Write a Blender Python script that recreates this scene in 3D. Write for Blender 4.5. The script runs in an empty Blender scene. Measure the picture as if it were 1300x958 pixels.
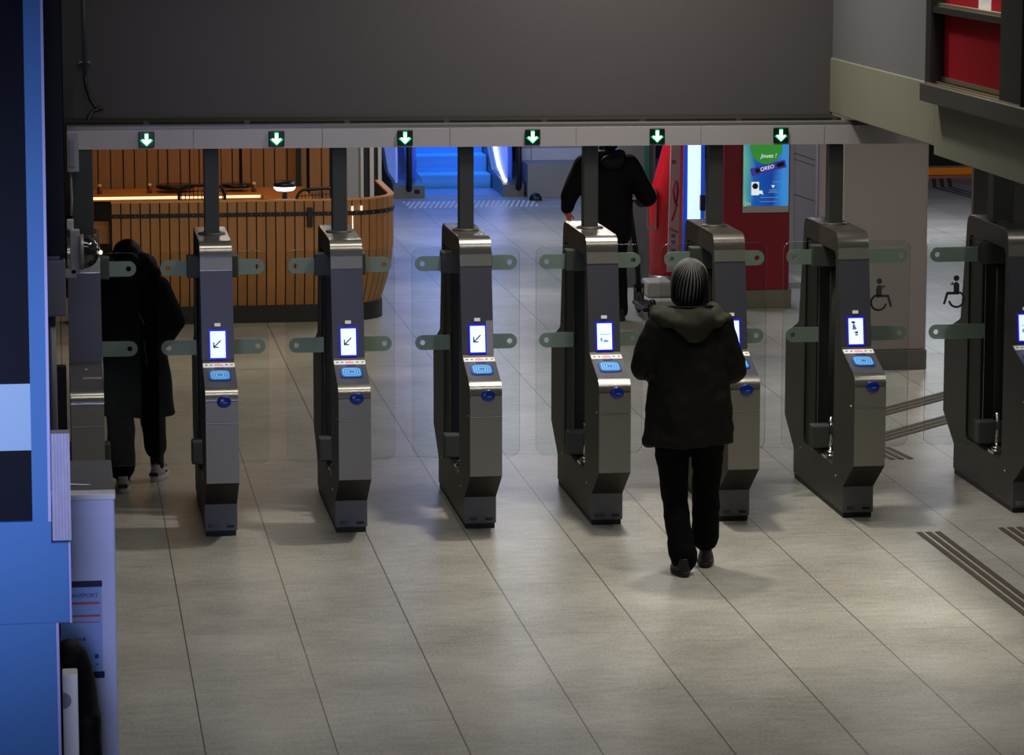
import bpy, bmesh, math, random
from mathutils import Vector, Matrix, Euler, noise
random.seed(7)
scn = bpy.context.scene
COL = scn.collection
PI = math.pi
V = Vector

# ------------------------------------------------------------------ materials
def lin(c):
    c = c / 255.0
    return c / 12.92 if c <= 0.04045 else ((c + 0.055) / 1.055) ** 2.4
def rgb(t): return (lin(t[0]), lin(t[1]), lin(t[2]), 1.0)
MATS = {}
def M(name, c, rough=0.5, metal=0.0, noise_amt=0.0, nscale=8.0, bump=0.0, bscale=60.0, emit=None, es=0.0, spec=0.5, stretch=None):
    if name in MATS: return MATS[name]
    m = bpy.data.materials.new(name); m.use_nodes = True
    nt = m.node_tree; b = nt.nodes['Principled BSDF']
    b.inputs['Base Color'].default_value = rgb(c)
    b.inputs['Roughness'].default_value = rough
    b.inputs['Metallic'].default_value = metal
    b.inputs['Specular IOR Level'].default_value = spec
    geo = None
    if noise_amt or bump:
        tc = nt.nodes.new('ShaderNodeTexCoord')
        vec = tc.outputs['Object']
        if stretch:
            mp = nt.nodes.new('ShaderNodeMapping'); mp.inputs['Scale'].default_value = stretch
            nt.links.new(vec, mp.inputs['Vector']); vec = mp.outputs['Vector']
    if noise_amt:
        n = nt.nodes.new('ShaderNodeTexNoise'); n.inputs['Scale'].default_value = nscale; n.inputs['Detail'].default_value = 4
        nt.links.new(vec, n.inputs['Vector'])
        mx = nt.nodes.new('ShaderNodeMix'); mx.data_type = 'RGBA'
        k0, k1 = 1 - noise_amt, 1 + noise_amt
        mx.inputs['A'].default_value = tuple(max(0, v * k0) for v in rgb(c)[:3]) + (1,)
        mx.inputs['B'].default_value = tuple(min(1, v * k1) for v in rgb(c)[:3]) + (1,)
        nt.links.new(n.outputs['Fac'], mx.inputs['Factor'])
        nt.links.new(mx.outputs['Result'], b.inputs['Base Color'])
    if bump:
        n2 = nt.nodes.new('ShaderNodeTexNoise'); n2.inputs['Scale'].default_value = bscale; n2.inputs['Detail'].default_value = 3
        nt.links.new(vec, n2.inputs['Vector'])
        bp = nt.nodes.new('ShaderNodeBump'); bp.inputs['Strength'].default_value = bump; bp.inputs['Distance'].default_value = 0.01
        nt.links.new(n2.outputs['Fac'], bp.inputs['Height']); nt.links.new(bp.outputs['Normal'], b.inputs['Normal'])
    if emit:
        b.inputs['Emission Color'].default_value = rgb(emit); b.inputs['Emission Strength'].default_value = es
    MATS[name] = m
    return m

def glass_mat(name, tint, gloss=0.10, opac=0.0, col=(120, 140, 130)):
    m = bpy.data.materials.new(name); m.use_nodes = True; nt = m.node_tree
    for n in list(nt.nodes): nt.nodes.remove(n)
    out = nt.nodes.new('ShaderNodeOutputMaterial')
    tr = nt.nodes.new('ShaderNodeBsdfTransparent'); tr.inputs['Color'].default_value = tint + (1,)
    gl = nt.nodes.new('ShaderNodeBsdfGlossy'); gl.inputs['Roughness'].default_value = 0.05
    gl.inputs['Color'].default_value = (0.9, 1, 0.95, 1)
    fr = nt.nodes.new('ShaderNodeFresnel'); fr.inputs['IOR'].default_value = 1.45
    mul = nt.nodes.new('ShaderNodeMath'); mul.operation = 'MULTIPLY'; mul.inputs[1].default_value = gloss * 10
    nt.links.new(fr.outputs[0], mul.inputs[0])
    mx = nt.nodes.new('ShaderNodeMixShader'); nt.links.new(mul.outputs[0], mx.inputs[0])
    nt.links.new(tr.outputs[0], mx.inputs[1]); nt.links.new(gl.outputs[0], mx.inputs[2])
    last = mx.outputs[0]
    if opac > 0:
        df = nt.nodes.new('ShaderNodeBsdfPrincipled'); df.inputs['Base Color'].default_value = rgb(col); df.inputs['Roughness'].default_value = 0.4
        m2 = nt.nodes.new('ShaderNodeMixShader'); m2.inputs[0].default_value = opac
        nt.links.new(last, m2.inputs[1]); nt.links.new(df.outputs[0], m2.inputs[2]); last = m2.outputs[0]
    nt.links.new(last, out.inputs['Surface'])
    MATS[name] = m
    return m

def emis(name, c, s, base=None):
    return M(name, base or c, 0.4, emit=c, es=s)

# ------------------------------------------------------------------ mesh helpers
def box(bm, x0, x1, y0, y1, z0, z1, bev=0.0, seg=2, mi=0):
    t = bmesh.new()
    bmesh.ops.create_cube(t, size=1)
    for v in t.verts:
        v.co = V((x0 + (v.co.x + .5) * (x1 - x0), y0 + (v.co.y + .5) * (y1 - y0), z0 + (v.co.z + .5) * (z1 - z0)))
    if bev > 0:
        bmesh.ops.bevel(t, geom=t.edges[:], offset=bev, segments=seg, affect='EDGES', profile=0.5)
    merge(bm, t, mi)
def merge(bm, t, mi=None, mat=None):
    if mat is not None: bmesh.ops.transform(t, matrix=mat, verts=t.verts)
    mp = {}
    for v in t.verts: mp[v] = bm.verts.new(v.co)
    for f in t.faces:
        try:
            nf = bm.faces.new([mp[v] for v in f.verts]); nf.smooth = f.smooth
            nf.material_index = f.material_index if mi is None else mi
        except ValueError: pass
    t.free()
def cyl(bm, p0, p1, r0, r1=None, n=20, mi=0, smooth=True):
    p0, p1 = V(p0), V(p1); r1 = r0 if r1 is None else r1
    d = p1 - p0
    t = bmesh.new()
    bmesh.ops.create_cone(t, cap_ends=True, segments=n, radius1=r0, radius2=r1, depth=d.length)
    for f in t.faces: f.smooth = smooth and len(f.verts) == 4
    q = d.to_track_quat('Z', 'Y')
    merge(bm, t, mi, Matrix.Translation((p0 + p1) / 2) @ q.to_matrix().to_4x4())
def ball(bm, c, r, rot=None, n=20, mi=0):
    t = bmesh.new(); bmesh.ops.create_uvsphere(t, u_segments=n, v_segments=max(8, n // 2), radius=1)
    for f in t.faces: f.smooth = True
    r = (r, r, r) if not hasattr(r, '__len__') else r
    mtx = Matrix.Translation(V(c)) @ (Euler(rot).to_matrix().to_4x4() if rot else Matrix()) @ Matrix.Diagonal((r[0], r[1], r[2], 1))
    merge(bm, t, mi, mtx)
def prism(bm, poly, a0, a1, axis='x', mi=0, smooth=False):
    """poly in the plane perpendicular to axis, extruded a0..a1"""
    def P(u, v, a):
        return {'x': V((a, u, v)), 'y': V((u, a, v)), 'z': V((u, v, a))}[axis]
    A = [bm.verts.new(P(u, v, a0)) for u, v in poly]; B = [bm.verts.new(P(u, v, a1)) for u, v in poly]
    n = len(poly)
    fs = [bm.faces.new(A[::-1]), bm.faces.new(B)]
    for i in range(n):
        f = bm.faces.new([A[i], A[(i + 1) % n], B[(i + 1) % n], B[i]]); f.smooth = smooth; fs.append(f)
    for f in fs: f.material_index = mi
def rings(bm, secs, mi=0, smooth=True, cap=True):
    """secs: list of vertex-coordinate lists, same length"""
    R = [[bm.verts.new(p) for p in s] for s in secs]; n = len(R[0])
    for a, b in zip(R, R[1:]):
        for i in range(n):
            f = bm.faces.new([a[i], a[(i + 1) % n], b[(i + 1) % n], b[i]]); f.smooth = smooth; f.material_index = mi
    if cap:
        f = bm.faces.new(R[0][::-1]); f.material_index = mi
        f = bm.faces.new(R[-1]); f.material_index = mi
def tube(bm, pts, rad, n=14, mi=0, ref=None, cap=True):
    pts = [V(p) for p in pts]; secs = []
    if not hasattr(rad, '__len__'): rad = [rad] * len(pts)
    ref = V(ref) if ref else None
    prev = None
    for i, p in enumerate(pts):
        d = (pts[min(i + 1, len(pts) - 1)] - pts[max(i - 1, 0)]).normalized()
        if prev is None:
            r = ref or (V((0, 1, 0)) if abs(d.y) < .9 else V((1, 0, 0)))
        else: r = prev
        u = (r - d * r.dot(d)).normalized(); w = d.cross(u); prev = u
        ra, rb = rad[i] if hasattr(rad[i], '__len__') else (rad[i], rad[i])
        secs.append([p + w * (ra * math.cos(2 * PI * k / n)) + u * (rb * math.sin(2 * PI * k / n)) for k in range(n)])
    rings(bm, secs, mi, True, cap)
def lathe(bm, prof, c=(0, 0, 0), n=28, mi=0):
    secs = [[V((c[0] + r * math.cos(2 * PI * k / n), c[1] + r * math.sin(2 * PI * k / n), c[2] + z)) for k in range(n)] for r, z in prof]
    rings(bm, secs, mi)
def rrect(x0, x1, z0, z1, r, n=6):
    out = []
    for cx, cz, a in ((x1 - r, z0 + r, -PI / 2), (x1 - r, z1 - r, 0), (x0 + r, z1 - r, PI / 2), (x0 + r, z0 + r, PI)):
        for k in range(n + 1):
            t = a + PI / 2 * k / n; out.append((cx + r * math.cos(t), cz + r * math.sin(t)))
    return out
def to_mesh(bm, name):
    bmesh.ops.recalc_face_normals(bm, faces=bm.faces[:])
    me = bpy.data.meshes.new(name); bm.to_mesh(me); bm.free(); return me
def obj(name, bm, mats, parent=None, loc=None):
    me = bm if isinstance(bm, bpy.types.Mesh) else to_mesh(bm, name)
    if not isinstance(mats, (list, tuple)): mats = [mats]
    if len(me.materials) == 0:
        for m in mats: me.materials.append(m)
    o = bpy.data.objects.new(name, me); COL.objects.link(o)
    if parent: o.parent = parent
    if loc: o.location = loc
    return o
def tag(o, label, cat, group=None, kind=None):
    o['label'] = label; o['category'] = cat
    if group: o['group'] = group
    if kind: o['kind'] = kind
    return o
def thing(name, label, cat, loc=(0, 0, 0), rz=0, group=None):
    o = bpy.data.objects.new(name, None); COL.objects.link(o); o.empty_display_size = .1
    o.location = loc; o.rotation_euler = (0, 0, rz)
    return tag(o, label, cat, group)
def struct(name, bm, m):
    o = obj(name, bm, m); o['kind'] = 'structure'; return o
def copy_tree(o, parent=None):
    c = o.copy(); COL.objects.link(c)
    if parent: c.parent = parent
    for ch in list(o.children): copy_tree(ch, c)
    return c
def NB(): return bmesh.new()
def curve_mesh(polys, name, depth=0.0, bevel=0.0):
    """filled 2-D polygons (first outer, rest holes) -> mesh in XY plane extruded +-depth"""
    from mathutils.geometry import tessellate_polygon
    bm = bmesh.new()
    loops = [[V((x, y, 0)) for x, y in p] for p in polys]
    flat_ = [v for l in loops for v in l]
    top = [bm.verts.new((v.x, v.y, depth)) for v in flat_]; bot = [bm.verts.new((v.x, v.y, -depth)) for v in flat_]
    for t in tessellate_polygon(loops):
        for L_, rev in ((top, False), (bot, True)):
            q = [L_[i] for i in t]
            try: bm.faces.new(q[::-1] if rev else q)
            except ValueError: pass
    k = 0
    for l in loops:
        n = len(l)
        for i in range(n): bm.faces.new([top[k + i], top[k + (i + 1) % n], bot[k + (i + 1) % n], bot[k + i]])
        k += n
    return to_mesh(bm, name)
def text_mesh(s, size, name='text', depth=0.001, align='CENTER', shear=0.0):
    cu = bpy.data.curves.new(name, 'FONT'); cu.body = s; cu.size = size; cu.extrude = depth; cu.align_x = align; cu.align_y = 'CENTER'; cu.shear = shear
    cu.resolution_u = 3
    o = bpy.data.objects.new(name, cu); COL.objects.link(o)
    dg = bpy.context.evaluated_depsgraph_get(); dg.update()
    me = bpy.data.meshes.new_from_object(o.evaluated_get(dg)); me.name = name
    bpy.data.objects.remove(o); bpy.data.curves.remove(cu)
    me.materials.clear()
    return me
def xform(me, mtx): me.transform(mtx); return me
# turns a mesh drawn in XY (facing +Z) into one standing in XZ and facing -Y
STAND = Matrix.Rotation(PI / 2, 4, 'X')

# ------------------------------------------------------------------ palette
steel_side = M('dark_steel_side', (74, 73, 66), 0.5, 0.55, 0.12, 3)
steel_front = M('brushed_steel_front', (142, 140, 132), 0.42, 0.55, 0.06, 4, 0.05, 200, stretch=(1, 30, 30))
steel_panel = M('satin_grey_panel', (92, 92, 102), 0.45, 0.55, 0.05, 4)
steel_cap = M('polished_steel', (172, 168, 160), 0.24, 0.9, 0.05, 5)
steel_base = M('grey_base_plate', (104, 106, 110), 0.5, 0.4, 0.08, 5)
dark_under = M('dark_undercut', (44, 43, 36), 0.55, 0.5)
black_metal = M('charcoal_metal', (48, 51, 47), 0.6, 0.1, spec=.3)
bracket_m = M('bracket_grey', (74, 78, 75), 0.6, 0.1, spec=.3)
post_m = M('post_charcoal', (62, 66, 64), 0.6, 0.1, spec=.3)
chrome = M('chrome', (215, 215, 212), 0.12, 1.0)
seam_m = M('bright_seam', (215, 213, 205), 0.25, 0.9)
glass = glass_mat('clear_glass', (0.93, 0.955, 0.945), 0.035)
glass_edge = M('glass_edge_green', (86, 100, 94), 0.2)
pad_m = glass_mat('frosted_green_pad', (0.66, 0.74, 0.70), 0.03, 0.60, (150, 172, 158))
screen_blue = emis('screen_blue_border', (30, 24, 225), 0.9, (20, 18, 120))
screen_white = emis('screen_white', (212, 230, 255), 1.05)
ink = M('dark_navy_ink', (18, 22, 70), 0.6)
ink_soft = M('soft_blue_ink', (120, 160, 205), 0.6, emit=(140, 180, 220), es=0.5)
ink_purple = M('purple_ink', (110, 60, 200), 0.6, emit=(110, 70, 210), es=0.6)
reader_blue = M('reader_blue', (48, 122, 195), 0.35, emit=(50, 130, 215), es=0.16)
reader_light = M('reader_light_rings', (130, 195, 240), 0.35, emit=(120, 190, 245), es=0.30)
reader_rim = M('reader_rim', (24, 66, 140), 0.35)
button_blue = M('button_blue', (14, 34, 105), 0.25, emit=(10, 30, 120), es=0.12)
strip_white = M('strip_white', (225, 222, 215), 0.35, emit=(225, 222, 215), es=0.25)
pink = M('pink_arrow', (228, 150, 150), 0.5, emit=(230, 150, 150), es=0.3)
label_dark = M('label_dark', (22, 24, 25), 0.5)
label_pale = M('label_pale', (190, 180, 160), 0.5)
yellow = M('yellow_dot', (215, 170, 50), 0.5)

# ------------------------------------------------------------------ setting
def floor_material():
    m = bpy.data.materials.new('station_floor'); m.use_nodes = True; nt = m.node_tree; b = nt.nodes['Principled BSDF']
    N = nt.nodes.new; L = nt.links.new
    def math_(op, a, bb=None, c=None):
        n = N('ShaderNodeMath'); n.operation = op
        for i, v in enumerate((a, bb, c)):
            if v is None: continue
            if isinstance(v, (int, float)): n.inputs[i].default_value = v
            else: L(v, n.inputs[i])
        return n.outputs[0]
    g = N('ShaderNodeNewGeometry'); sp = N('ShaderNodeSeparateXYZ'); L(g.outputs['Position'], sp.inputs[0])
    X, Y = sp.outputs[0], sp.outputs[1]
    u = math_('DIVIDE', math_('SUBTRACT', X, 0.632), 0.6)
    col = math_('FLOOR', u)
    fx = math_('ABSOLUTE', math_('SUBTRACT', math_('FRACT', math_('ADD', u, 0.5)), 0.5))
    lx = math_('LESS_THAN', fx, 0.0052)
    wn = N('ShaderNodeTexWhiteNoise'); wn.noise_dimensions = '1D'; L(col, wn.inputs['W'])
    v = math_('ADD', math_('DIVIDE', Y, 1.2), wn.outputs['Value'])
    fy = math_('ABSOLUTE', math_('SUBTRACT', math_('FRACT', v), 0.5))
    ly = math_('MULTIPLY', math_('LESS_THAN', fy, 0.0040), 0.28)
    ej = math_('ABSOLUTE', math_('SUBTRACT', math_('FRACT', math_('ADD', math_('DIVIDE', math_('SUBTRACT', Y, 21.64), 4.0), 0.5)), 0.5))
    gate = math_('GREATER_THAN', Y, 20.0)
    le = math_('MULTIPLY', math_('MULTIPLY', math_('LESS_THAN', ej, 0.0016), gate), 0.8)
    line = math_('MAXIMUM', math_('MULTIPLY', lx, 0.92), math_('MAXIMUM', ly, le))
    n1 = N('ShaderNodeTexNoise'); n1.inputs['Scale'].default_value = 1.3; n1.inputs['Detail'].default_value = 5; L(g.outputs['Position'], n1.inputs['Vector'])
    mp = N('ShaderNodeMapping'); mp.inputs['Scale'].default_value = (7, 16, 7); L(g.outputs['Position'], mp.inputs['Vector'])
    n2 = N('ShaderNodeTexNoise'); n2.inputs['Scale'].default_value = 1.0; n2.inputs['Detail'].default_value = 6; L(mp.outputs[0], n2.inputs['Vector'])
    n3 = N('ShaderNodeTexNoise'); n3.inputs['Scale'].default_value = 60; n3.inputs['Detail'].default_value = 2; L(g.outputs['Position'], n3.inputs['Vector'])
    s = math_('ADD', math_('MULTIPLY', n1.outputs['Fac'], 0.45), math_('ADD', math_('MULTIPLY', n2.outputs['Fac'], 0.28), math_('MULTIPLY', n3.outputs['Fac'], 0.45)))
    cr = N('ShaderNodeValToRGB'); cr.color_ramp.elements[0].position = 0.42; cr.color_ramp.elements[1].position = 0.74
    cr.color_ramp.elements[0].color = rgb((136, 134, 124)); cr.color_ramp.elements[1].color = rgb((190, 188, 180))
    L(s, cr.inputs[0])
    tint = N('ShaderNodeMix'); tint.data_type = 'RGBA'; tint.blend_type = 'MULTIPLY'; tint.inputs['Factor'].default_value = 0.5
    wn2 = N('ShaderNodeTexWhiteNoise'); wn2.noise_dimensions = '2D'
    cv = N('ShaderNodeCombineXYZ'); L(col, cv.inputs[0]); L(math_('FLOOR', math_('SUBTRACT', v, 0.5)), cv.inputs[1]); L(cv.outputs[0], wn2.inputs['Vector'])
    mr = N('ShaderNodeMapRange'); mr.inputs['To Min'].default_value = 0.84; mr.inputs['To Max'].default_value = 1.0; L(wn2.outputs['Value'], mr.inputs['Value'])
    L(cr.outputs[0], tint.inputs['A']); L(mr.outputs[0], tint.inputs['B'])
    mx = N('ShaderNodeMix'); mx.data_type = 'RGBA'; L(line, mx.inputs['Factor']); L(tint.outputs['Result'], mx.inputs['A']); mx.inputs['B'].default_value = rgb((52, 46, 36))
    L(mx.outputs['Result'], b.inputs['Base Color'])
    b.inputs['Roughness'].default_value = 0.36; b.inputs['Specular IOR Level'].default_value = 0.35
    bp = N('ShaderNodeBump'); bp.inputs['Strength'].default_value = 0.05; bp.inputs['Distance'].default_value = 0.01; L(n2.outputs['Fac'], bp.inputs['Height']); L(bp.outputs[0], b.inputs['Normal'])
    return m
bm = NB(); box(bm, -8, 16, 6, 44, -0.2, 0.0); struct('floor', bm, floor_material())

wall_dark = M('bulkhead_plaster', (80, 77, 78), 0.8, 0, 0.06, 1.2, 0.08, 30)
wall_grey = M('upper_wall_paint', (102, 103, 107), 0.8, 0, 0.06, 1.2)
wall_green = M('lower_wall_band', (124, 124, 109), 0.75, 0, 0.07, 2.0, 0.06, 25)
pillar_m = M('pillar_paint', (150, 140, 137), 0.75, 0, 0.04, 1.5)
stone_m = M('pillar_stone_skirting', (96, 92, 90), 0.6, 0, 0.12, 12)
dark_wall = M('dark_back_wall', (40, 40, 40), 0.8)
ceil_m = M('ceiling_paint', (90, 88, 86), 0.9)

# bulkhead above the gates (its lower edge drops very slightly to the right)
bm = NB(); prism(bm, [(-5, 2.470), (4.97, 2.410), (4.97, 7.0), (-5, 7.0)], 20.3, 20.5, 'y'); struct('wall_front', bm, wall_dark)
bm = NB(); box(bm, 4.97, 5.30, 8, 20.5, 2.78, 7.0); struct('wall_right', bm, wall_grey)
bm = NB(); box(bm, 4.955, 5.30, 8, 17.80, 2.385, 2.785, 0.006); box(bm, 4.955, 5.30, 17.80, 20.3, 2.435, 2.785, 0.006); struct('trim_1', bm, wall_green)
# black sheet standing in for the shaded gap between beam and bulkhead, small clips
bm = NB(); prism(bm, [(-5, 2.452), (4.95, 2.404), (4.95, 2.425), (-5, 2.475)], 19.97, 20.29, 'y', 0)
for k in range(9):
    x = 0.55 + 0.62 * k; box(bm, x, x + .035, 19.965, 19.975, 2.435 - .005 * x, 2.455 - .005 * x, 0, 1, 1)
struct('trim_2', bm, [M('gap_shade_black', (16, 15, 13), 0.8), M('gap_clip', (70, 66, 66), 0.5)])
# back hall shell
bm = NB(); box(bm, -8, 16, 20.5, 44, 2.75, 2.9); struct('ceiling', bm, ceil_m)
bm = NB(); box(bm, -8, 16, 43.2, 43.5, 0, 2.75); struct('wall_back', bm, dark_wall)
bm = NB(); box(bm, -8.2, -8, 6, 44, 0, 7.0); struct('wall_left', bm, wall_dark)
# pale pillar behind the seventh gate and the wall stub behind the eighth
bm = NB(); box(bm, 6.19, 6.885, 24.87, 25.7, 0.16, 2.75, 0.012, 2); struct('pillar_1', bm, pillar_m)
bm = NB(); box(bm, 6.18, 6.895, 24.86, 25.71, 0.0, 0.16, 0.006); struct('baseboard_pillar', bm, stone_m)
bm = NB(); box(bm, 6.17, 9.0, 21.15, 21.20, 0.0, 2.75, 0.004); struct('pillar_2', bm, M('wall_stub_paint', (122, 116, 112), 0.75, 0, 0.05, 1.5))

# ------------------------------------------------------------------ gate beam and arrow signs
beam_m = M('beam_pale_grey', (176, 172, 174), 0.55, 0, 0.03, 2)
beam = thing('gate_beam', 'long pale grey beam above the ticket gates carrying green arrow signs', 'beam', (0, 0, 0))
beam['kind'] = 'structure'
def bz(x): return 2.298 - 0.0050 * x     # underside height
bm = NB(); prism(bm, [(0.085, bz(.085)), (6.15, bz(6.15)), (6.15, bz(6.15) + .118), (0.085, bz(.085) + .118)], 19.80, 19.955, 'y'); obj('beam_front', bm, beam_m, beam)
bm = NB(); prism(bm, [(0.085, bz(.085) + .120), (6.15, bz(6.15) + .120), (6.15, bz(6.15) + .138), (0.085, bz(.085) + .138)], 19.815, 19.955, 'y'); obj('top_rail', bm, M('rail_grey', (120, 118, 116), 0.4, 0.5), beam)
bm = NB()
for k in range(7):
    x = 0.95 + .79 * k - .4
    if x < 4.9: box(bm, x + .30, x + .302, 19.7985, 19.80, bz(x) + .002, bz(x) + .116)
obj('panel_joint', bm, M('joint_grey', (110, 108, 108), 0.6), beam)

green_glow = emis('arrow_green', (205, 255, 225), 2.6)
green_halo = emis('arrow_halo', (0, 205, 115), 0.9, (0, 70, 45))
sign_black = M('sign_black', (8, 34, 26), 0.35)
arrow_poly = [(0, -.034), (.030, -.004), (.022, .005), (.0095, -.006), (.0095, .034), (-.0095, .034), (-.0095, -.006), (-.022, .005), (-.030, -.004)]
halo_poly = [(x * 1.38, y * 1.24) for x, y in arrow_poly]
arrow_me = xform(curve_mesh([arrow_poly], 'arrow', .001), STAND); halo_me = xform(curve_mesh([halo_poly], 'halo', .0005), STAND)
AX = [0.564, 1.357, 2.150, 2.946, 3.732, 4.521]
order = ['leftmost', 'second from left', 'third from left', 'fourth from left', 'fifth from left', 'rightmost']
sign0 = thing('arrow_sign', 'x', 'sign', (0, 0, 0), 0, 'green arrow signs on the beam')
bm = NB(); box(bm, -.0485, .0485, -.008, 0.004, -.0485, .0485, .006); obj('sign_housing', bm, sign_black, sign0)
o = obj('arrow_glow', halo_me, green_halo, sign0); o.location = (0, -.0086, 0)
o = obj('lit_arrow', arrow_me, green_glow, sign0); o.location = (0, -.0102, 0)
for i, x in enumerate(AX):
    s = sign0 if i == 0 else copy_tree(sign0)
    s.location = (x, 19.796, bz(x) + .058)
    s['label'] = '%s of the six lit green down-arrow signs on the pale beam' % order[i]

# ------------------------------------------------------------------ ticket gates
W = .097
def arc(cx, cz, r, a0, a1, n):
    return [(cx + r * math.cos(math.radians(a0 + (a1 - a0) * k / n)), cz + r * math.sin(math.radians(a0 + (a1 - a0) * k / n))) for k in range(n + 1)]
B0, B1, U0 = (-.675, .035), (-.675, .198), (-.948, .378)
nose = [(-.948, .74), (-.948, .872)] + [(-.944, .895), (-.934, .917), (-.918, .933), (-.898, .944)]
slope_top = (-.605, 1.043)
P0, P1 = (-.575, 1.062), (-.481, 1.596)
cap_arc = [(-.470, 1.665), (-.465, 1.695), (-.455, 1.722), (-.438, 1.742), (-.415, 1.753), (-.385, 1.757)]
front = [B0, B1, U0] + nose + [slope_top, P0, P1] + cap_arc
body = front + [(-y, z) for y, z in front[::-1]]
hole = [(y, z) for y, z in rrect(-.41, .40, .285, 1.635, .05, 4)]
hole[-1:] = hole[-1:]
YZ = Matrix(((0, 0, 1, 0), (1, 0, 0, 0), (0, 1, 0, 0), (0, 0, 0, 1)))   # (x,y)->(y,z), z->x
housing_me = xform(curve_mesh([body, hole], 'housing', W - .002), YZ)
def strip(pts, t=.003, w=W, mi=0, bm=None):
    """plate lying on the profile, offset outwards (towards -y / up)"""
    bm = bm or NB(); pts = [V((0, y, z)) for y, z in pts]; nrm = []
    for i in range(len(pts)):
        d = (pts[min(i + 1, len(pts) - 1)] - pts[max(i - 1, 0)]).normalized()
        nrm.append(V((0, -d.z, d.y)))
    secs = []
    for p, n in zip(pts, nrm):
        a, b = p - n * .001, p + n * t
        secs.append([V((-w, a.y, a.z)), V((w, a.y, a.z)), V((w, b.y, b.z)), V((-w, b.y, b.z))])
    for i in range(4):
        R = [[bm.verts.new(s[i]), bm.verts.new(s[(i + 1) % 4])] for s in secs]
        for a, b in zip(R, R[1:]):
            f = bm.faces.new([a[0], a[1], b[1], b[0]]); f.material_index = mi; f.smooth = (i == 2 and len(pts) > 3)
    for s, rev in ((secs[0], True), (secs[-1], False)):
        q = [bm.verts.new(p) for p in s]; bm.faces.new(q[::-1] if rev else q)
    return bm
def lerp2(a, b, t): return (a[0] + (b[0] - a[0]) * t, a[1] + (b[1] - a[1]) * t)
roofline = [(-.30, 1.757), (0, 1.757), (.385, 1.757)]
def panel_frame(s, zc, yoff):
    """matrix placing a flat XY drawing on the upper slanted panel at height zc"""
    t = (zc - P0[1]) / (P1[1] - P0[1]); y = P0[0] + (P1[0] - P0[0]) * t
    ang = math.atan2(P1[0] - P0[0], P1[1] - P0[1])
    return Matrix.Translation((0, y - yoff, zc)) @ Matrix.Rotation(-ang, 4, 'X') @ STAND
def slope_frame(t, off):
    a, b = V((0,) + nose[-1]), V((0,) + slope_top)
    p = a.lerp(b, t); ang = math.atan2(b.z - a.z, b.y - a.y)
    n = V((0, -math.sin(ang), math.cos(ang)))
    return Matrix.Translation(p + n * off) @ Matrix.Rotation(ang, 4, 'X')

def common_gate(g):
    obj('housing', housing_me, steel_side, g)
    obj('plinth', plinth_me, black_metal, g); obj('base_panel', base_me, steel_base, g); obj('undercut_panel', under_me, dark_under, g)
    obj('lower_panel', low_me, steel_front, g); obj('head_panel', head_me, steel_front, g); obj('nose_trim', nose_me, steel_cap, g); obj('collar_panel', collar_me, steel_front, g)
    obj('slope_panel', slope_me, steel_panel, g); obj('display_panel', disp_me, steel_panel, g); obj('roof_cap', cap_me, steel_cap, g)
    obj('seam_strip', seam_me, seam_m, g); obj('seam_strip', seam2_me, seam_m, g)
    for bme in bolt_mes: obj('bolt', bme, seam_m, g)
    obj('hinge_column', hinge_me, black_metal, g)
    obj('upper_bracket', ubr_me, bracket_m, g); obj('lower_bracket', lbr_me, bracket_m, g)
    obj('guide_rod', rod_me, chrome, g)
def mk(bm, n): return to_mesh(bm, n)
bm = NB(); box(bm, -.09, .09, -.665, .665, 0, .04); plinth_me = mk(bm, 'plinth')
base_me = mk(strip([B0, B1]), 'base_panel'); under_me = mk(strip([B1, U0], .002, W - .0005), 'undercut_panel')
low_me = mk(strip([U0, (-.948, .736)], .004), 'lower_panel')
head_me = mk(strip([(-.948, .744), (-.948, .868)], .004), 'head_panel'); nose_me = mk(strip(nose[1:], .0045), 'nose_trim'); collar_me = mk(strip([lerp2(P0, P1, 1.0), cap_arc[0]], .004), 'collar_panel')
slope_me = mk(strip([nose[-1], lerp2(nose[-1], slope_top, .5), slope_top], .004), 'slope_panel')
disp_me = mk(strip([P0, lerp2(P0, P1, .992)], .003), 'display_panel')
cap_me = mk(strip(cap_arc + roofline, .0045), 'roof_cap')
bm = NB(); box(bm, -W, W, -.9535, -.947, .738, .7425); seam_me = mk(bm, 'seam_strip')
bm = NB(); y = P1[0]; box(bm, -W, W, y - .0055, y, 1.592, 1.5965); seam2_me = mk(bm, 'seam_strip')
bolt_mes = []
for sy, sz in ((-.86, .735), (-.50, .235), (.46, .24)):
    bm = NB(); cyl(bm, (-W - .003, sy, sz), (-W + .002, sy, sz), .006, n=10); bolt_mes.append(mk(bm, 'bolt'))
bm = NB(); cyl(bm, (0, .0, .285), (0, .0, 1.64), .03, n=14); box(bm, -.085, .085, .12, .40, .29, 1.63, .008); hinge_me = mk(bm, 'hinge_column')
bm = NB(); box(bm, -.158, .158, -.055, .055, 1.495, 1.63, .006); ubr_me = mk(bm, 'upper_bracket')
bm = NB(); box(bm, -.145, .145, -.055, .055, .325, .475, .012); lbr_me = mk(bm, 'lower_bracket')
bm = NB(); cyl(bm, (-.05, -.16, .31), (-.05, -.16, .55), .012, n=12); lathe(bm, [(.035, 0), (.035, .02), (.02, .03)], (-.05, -.16, .305), 16); box(bm, -.09, .03, -.22, -.10, .284, .306); rod_me = mk(bm, 'guide_rod')
# post on the roof and flange
bm = NB(); lathe(bm, [(.085, 0), (.085, .008), (.06, .014)], (0, 0, 1.760), 28); flange_me = mk(bm, 'flange')
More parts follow.
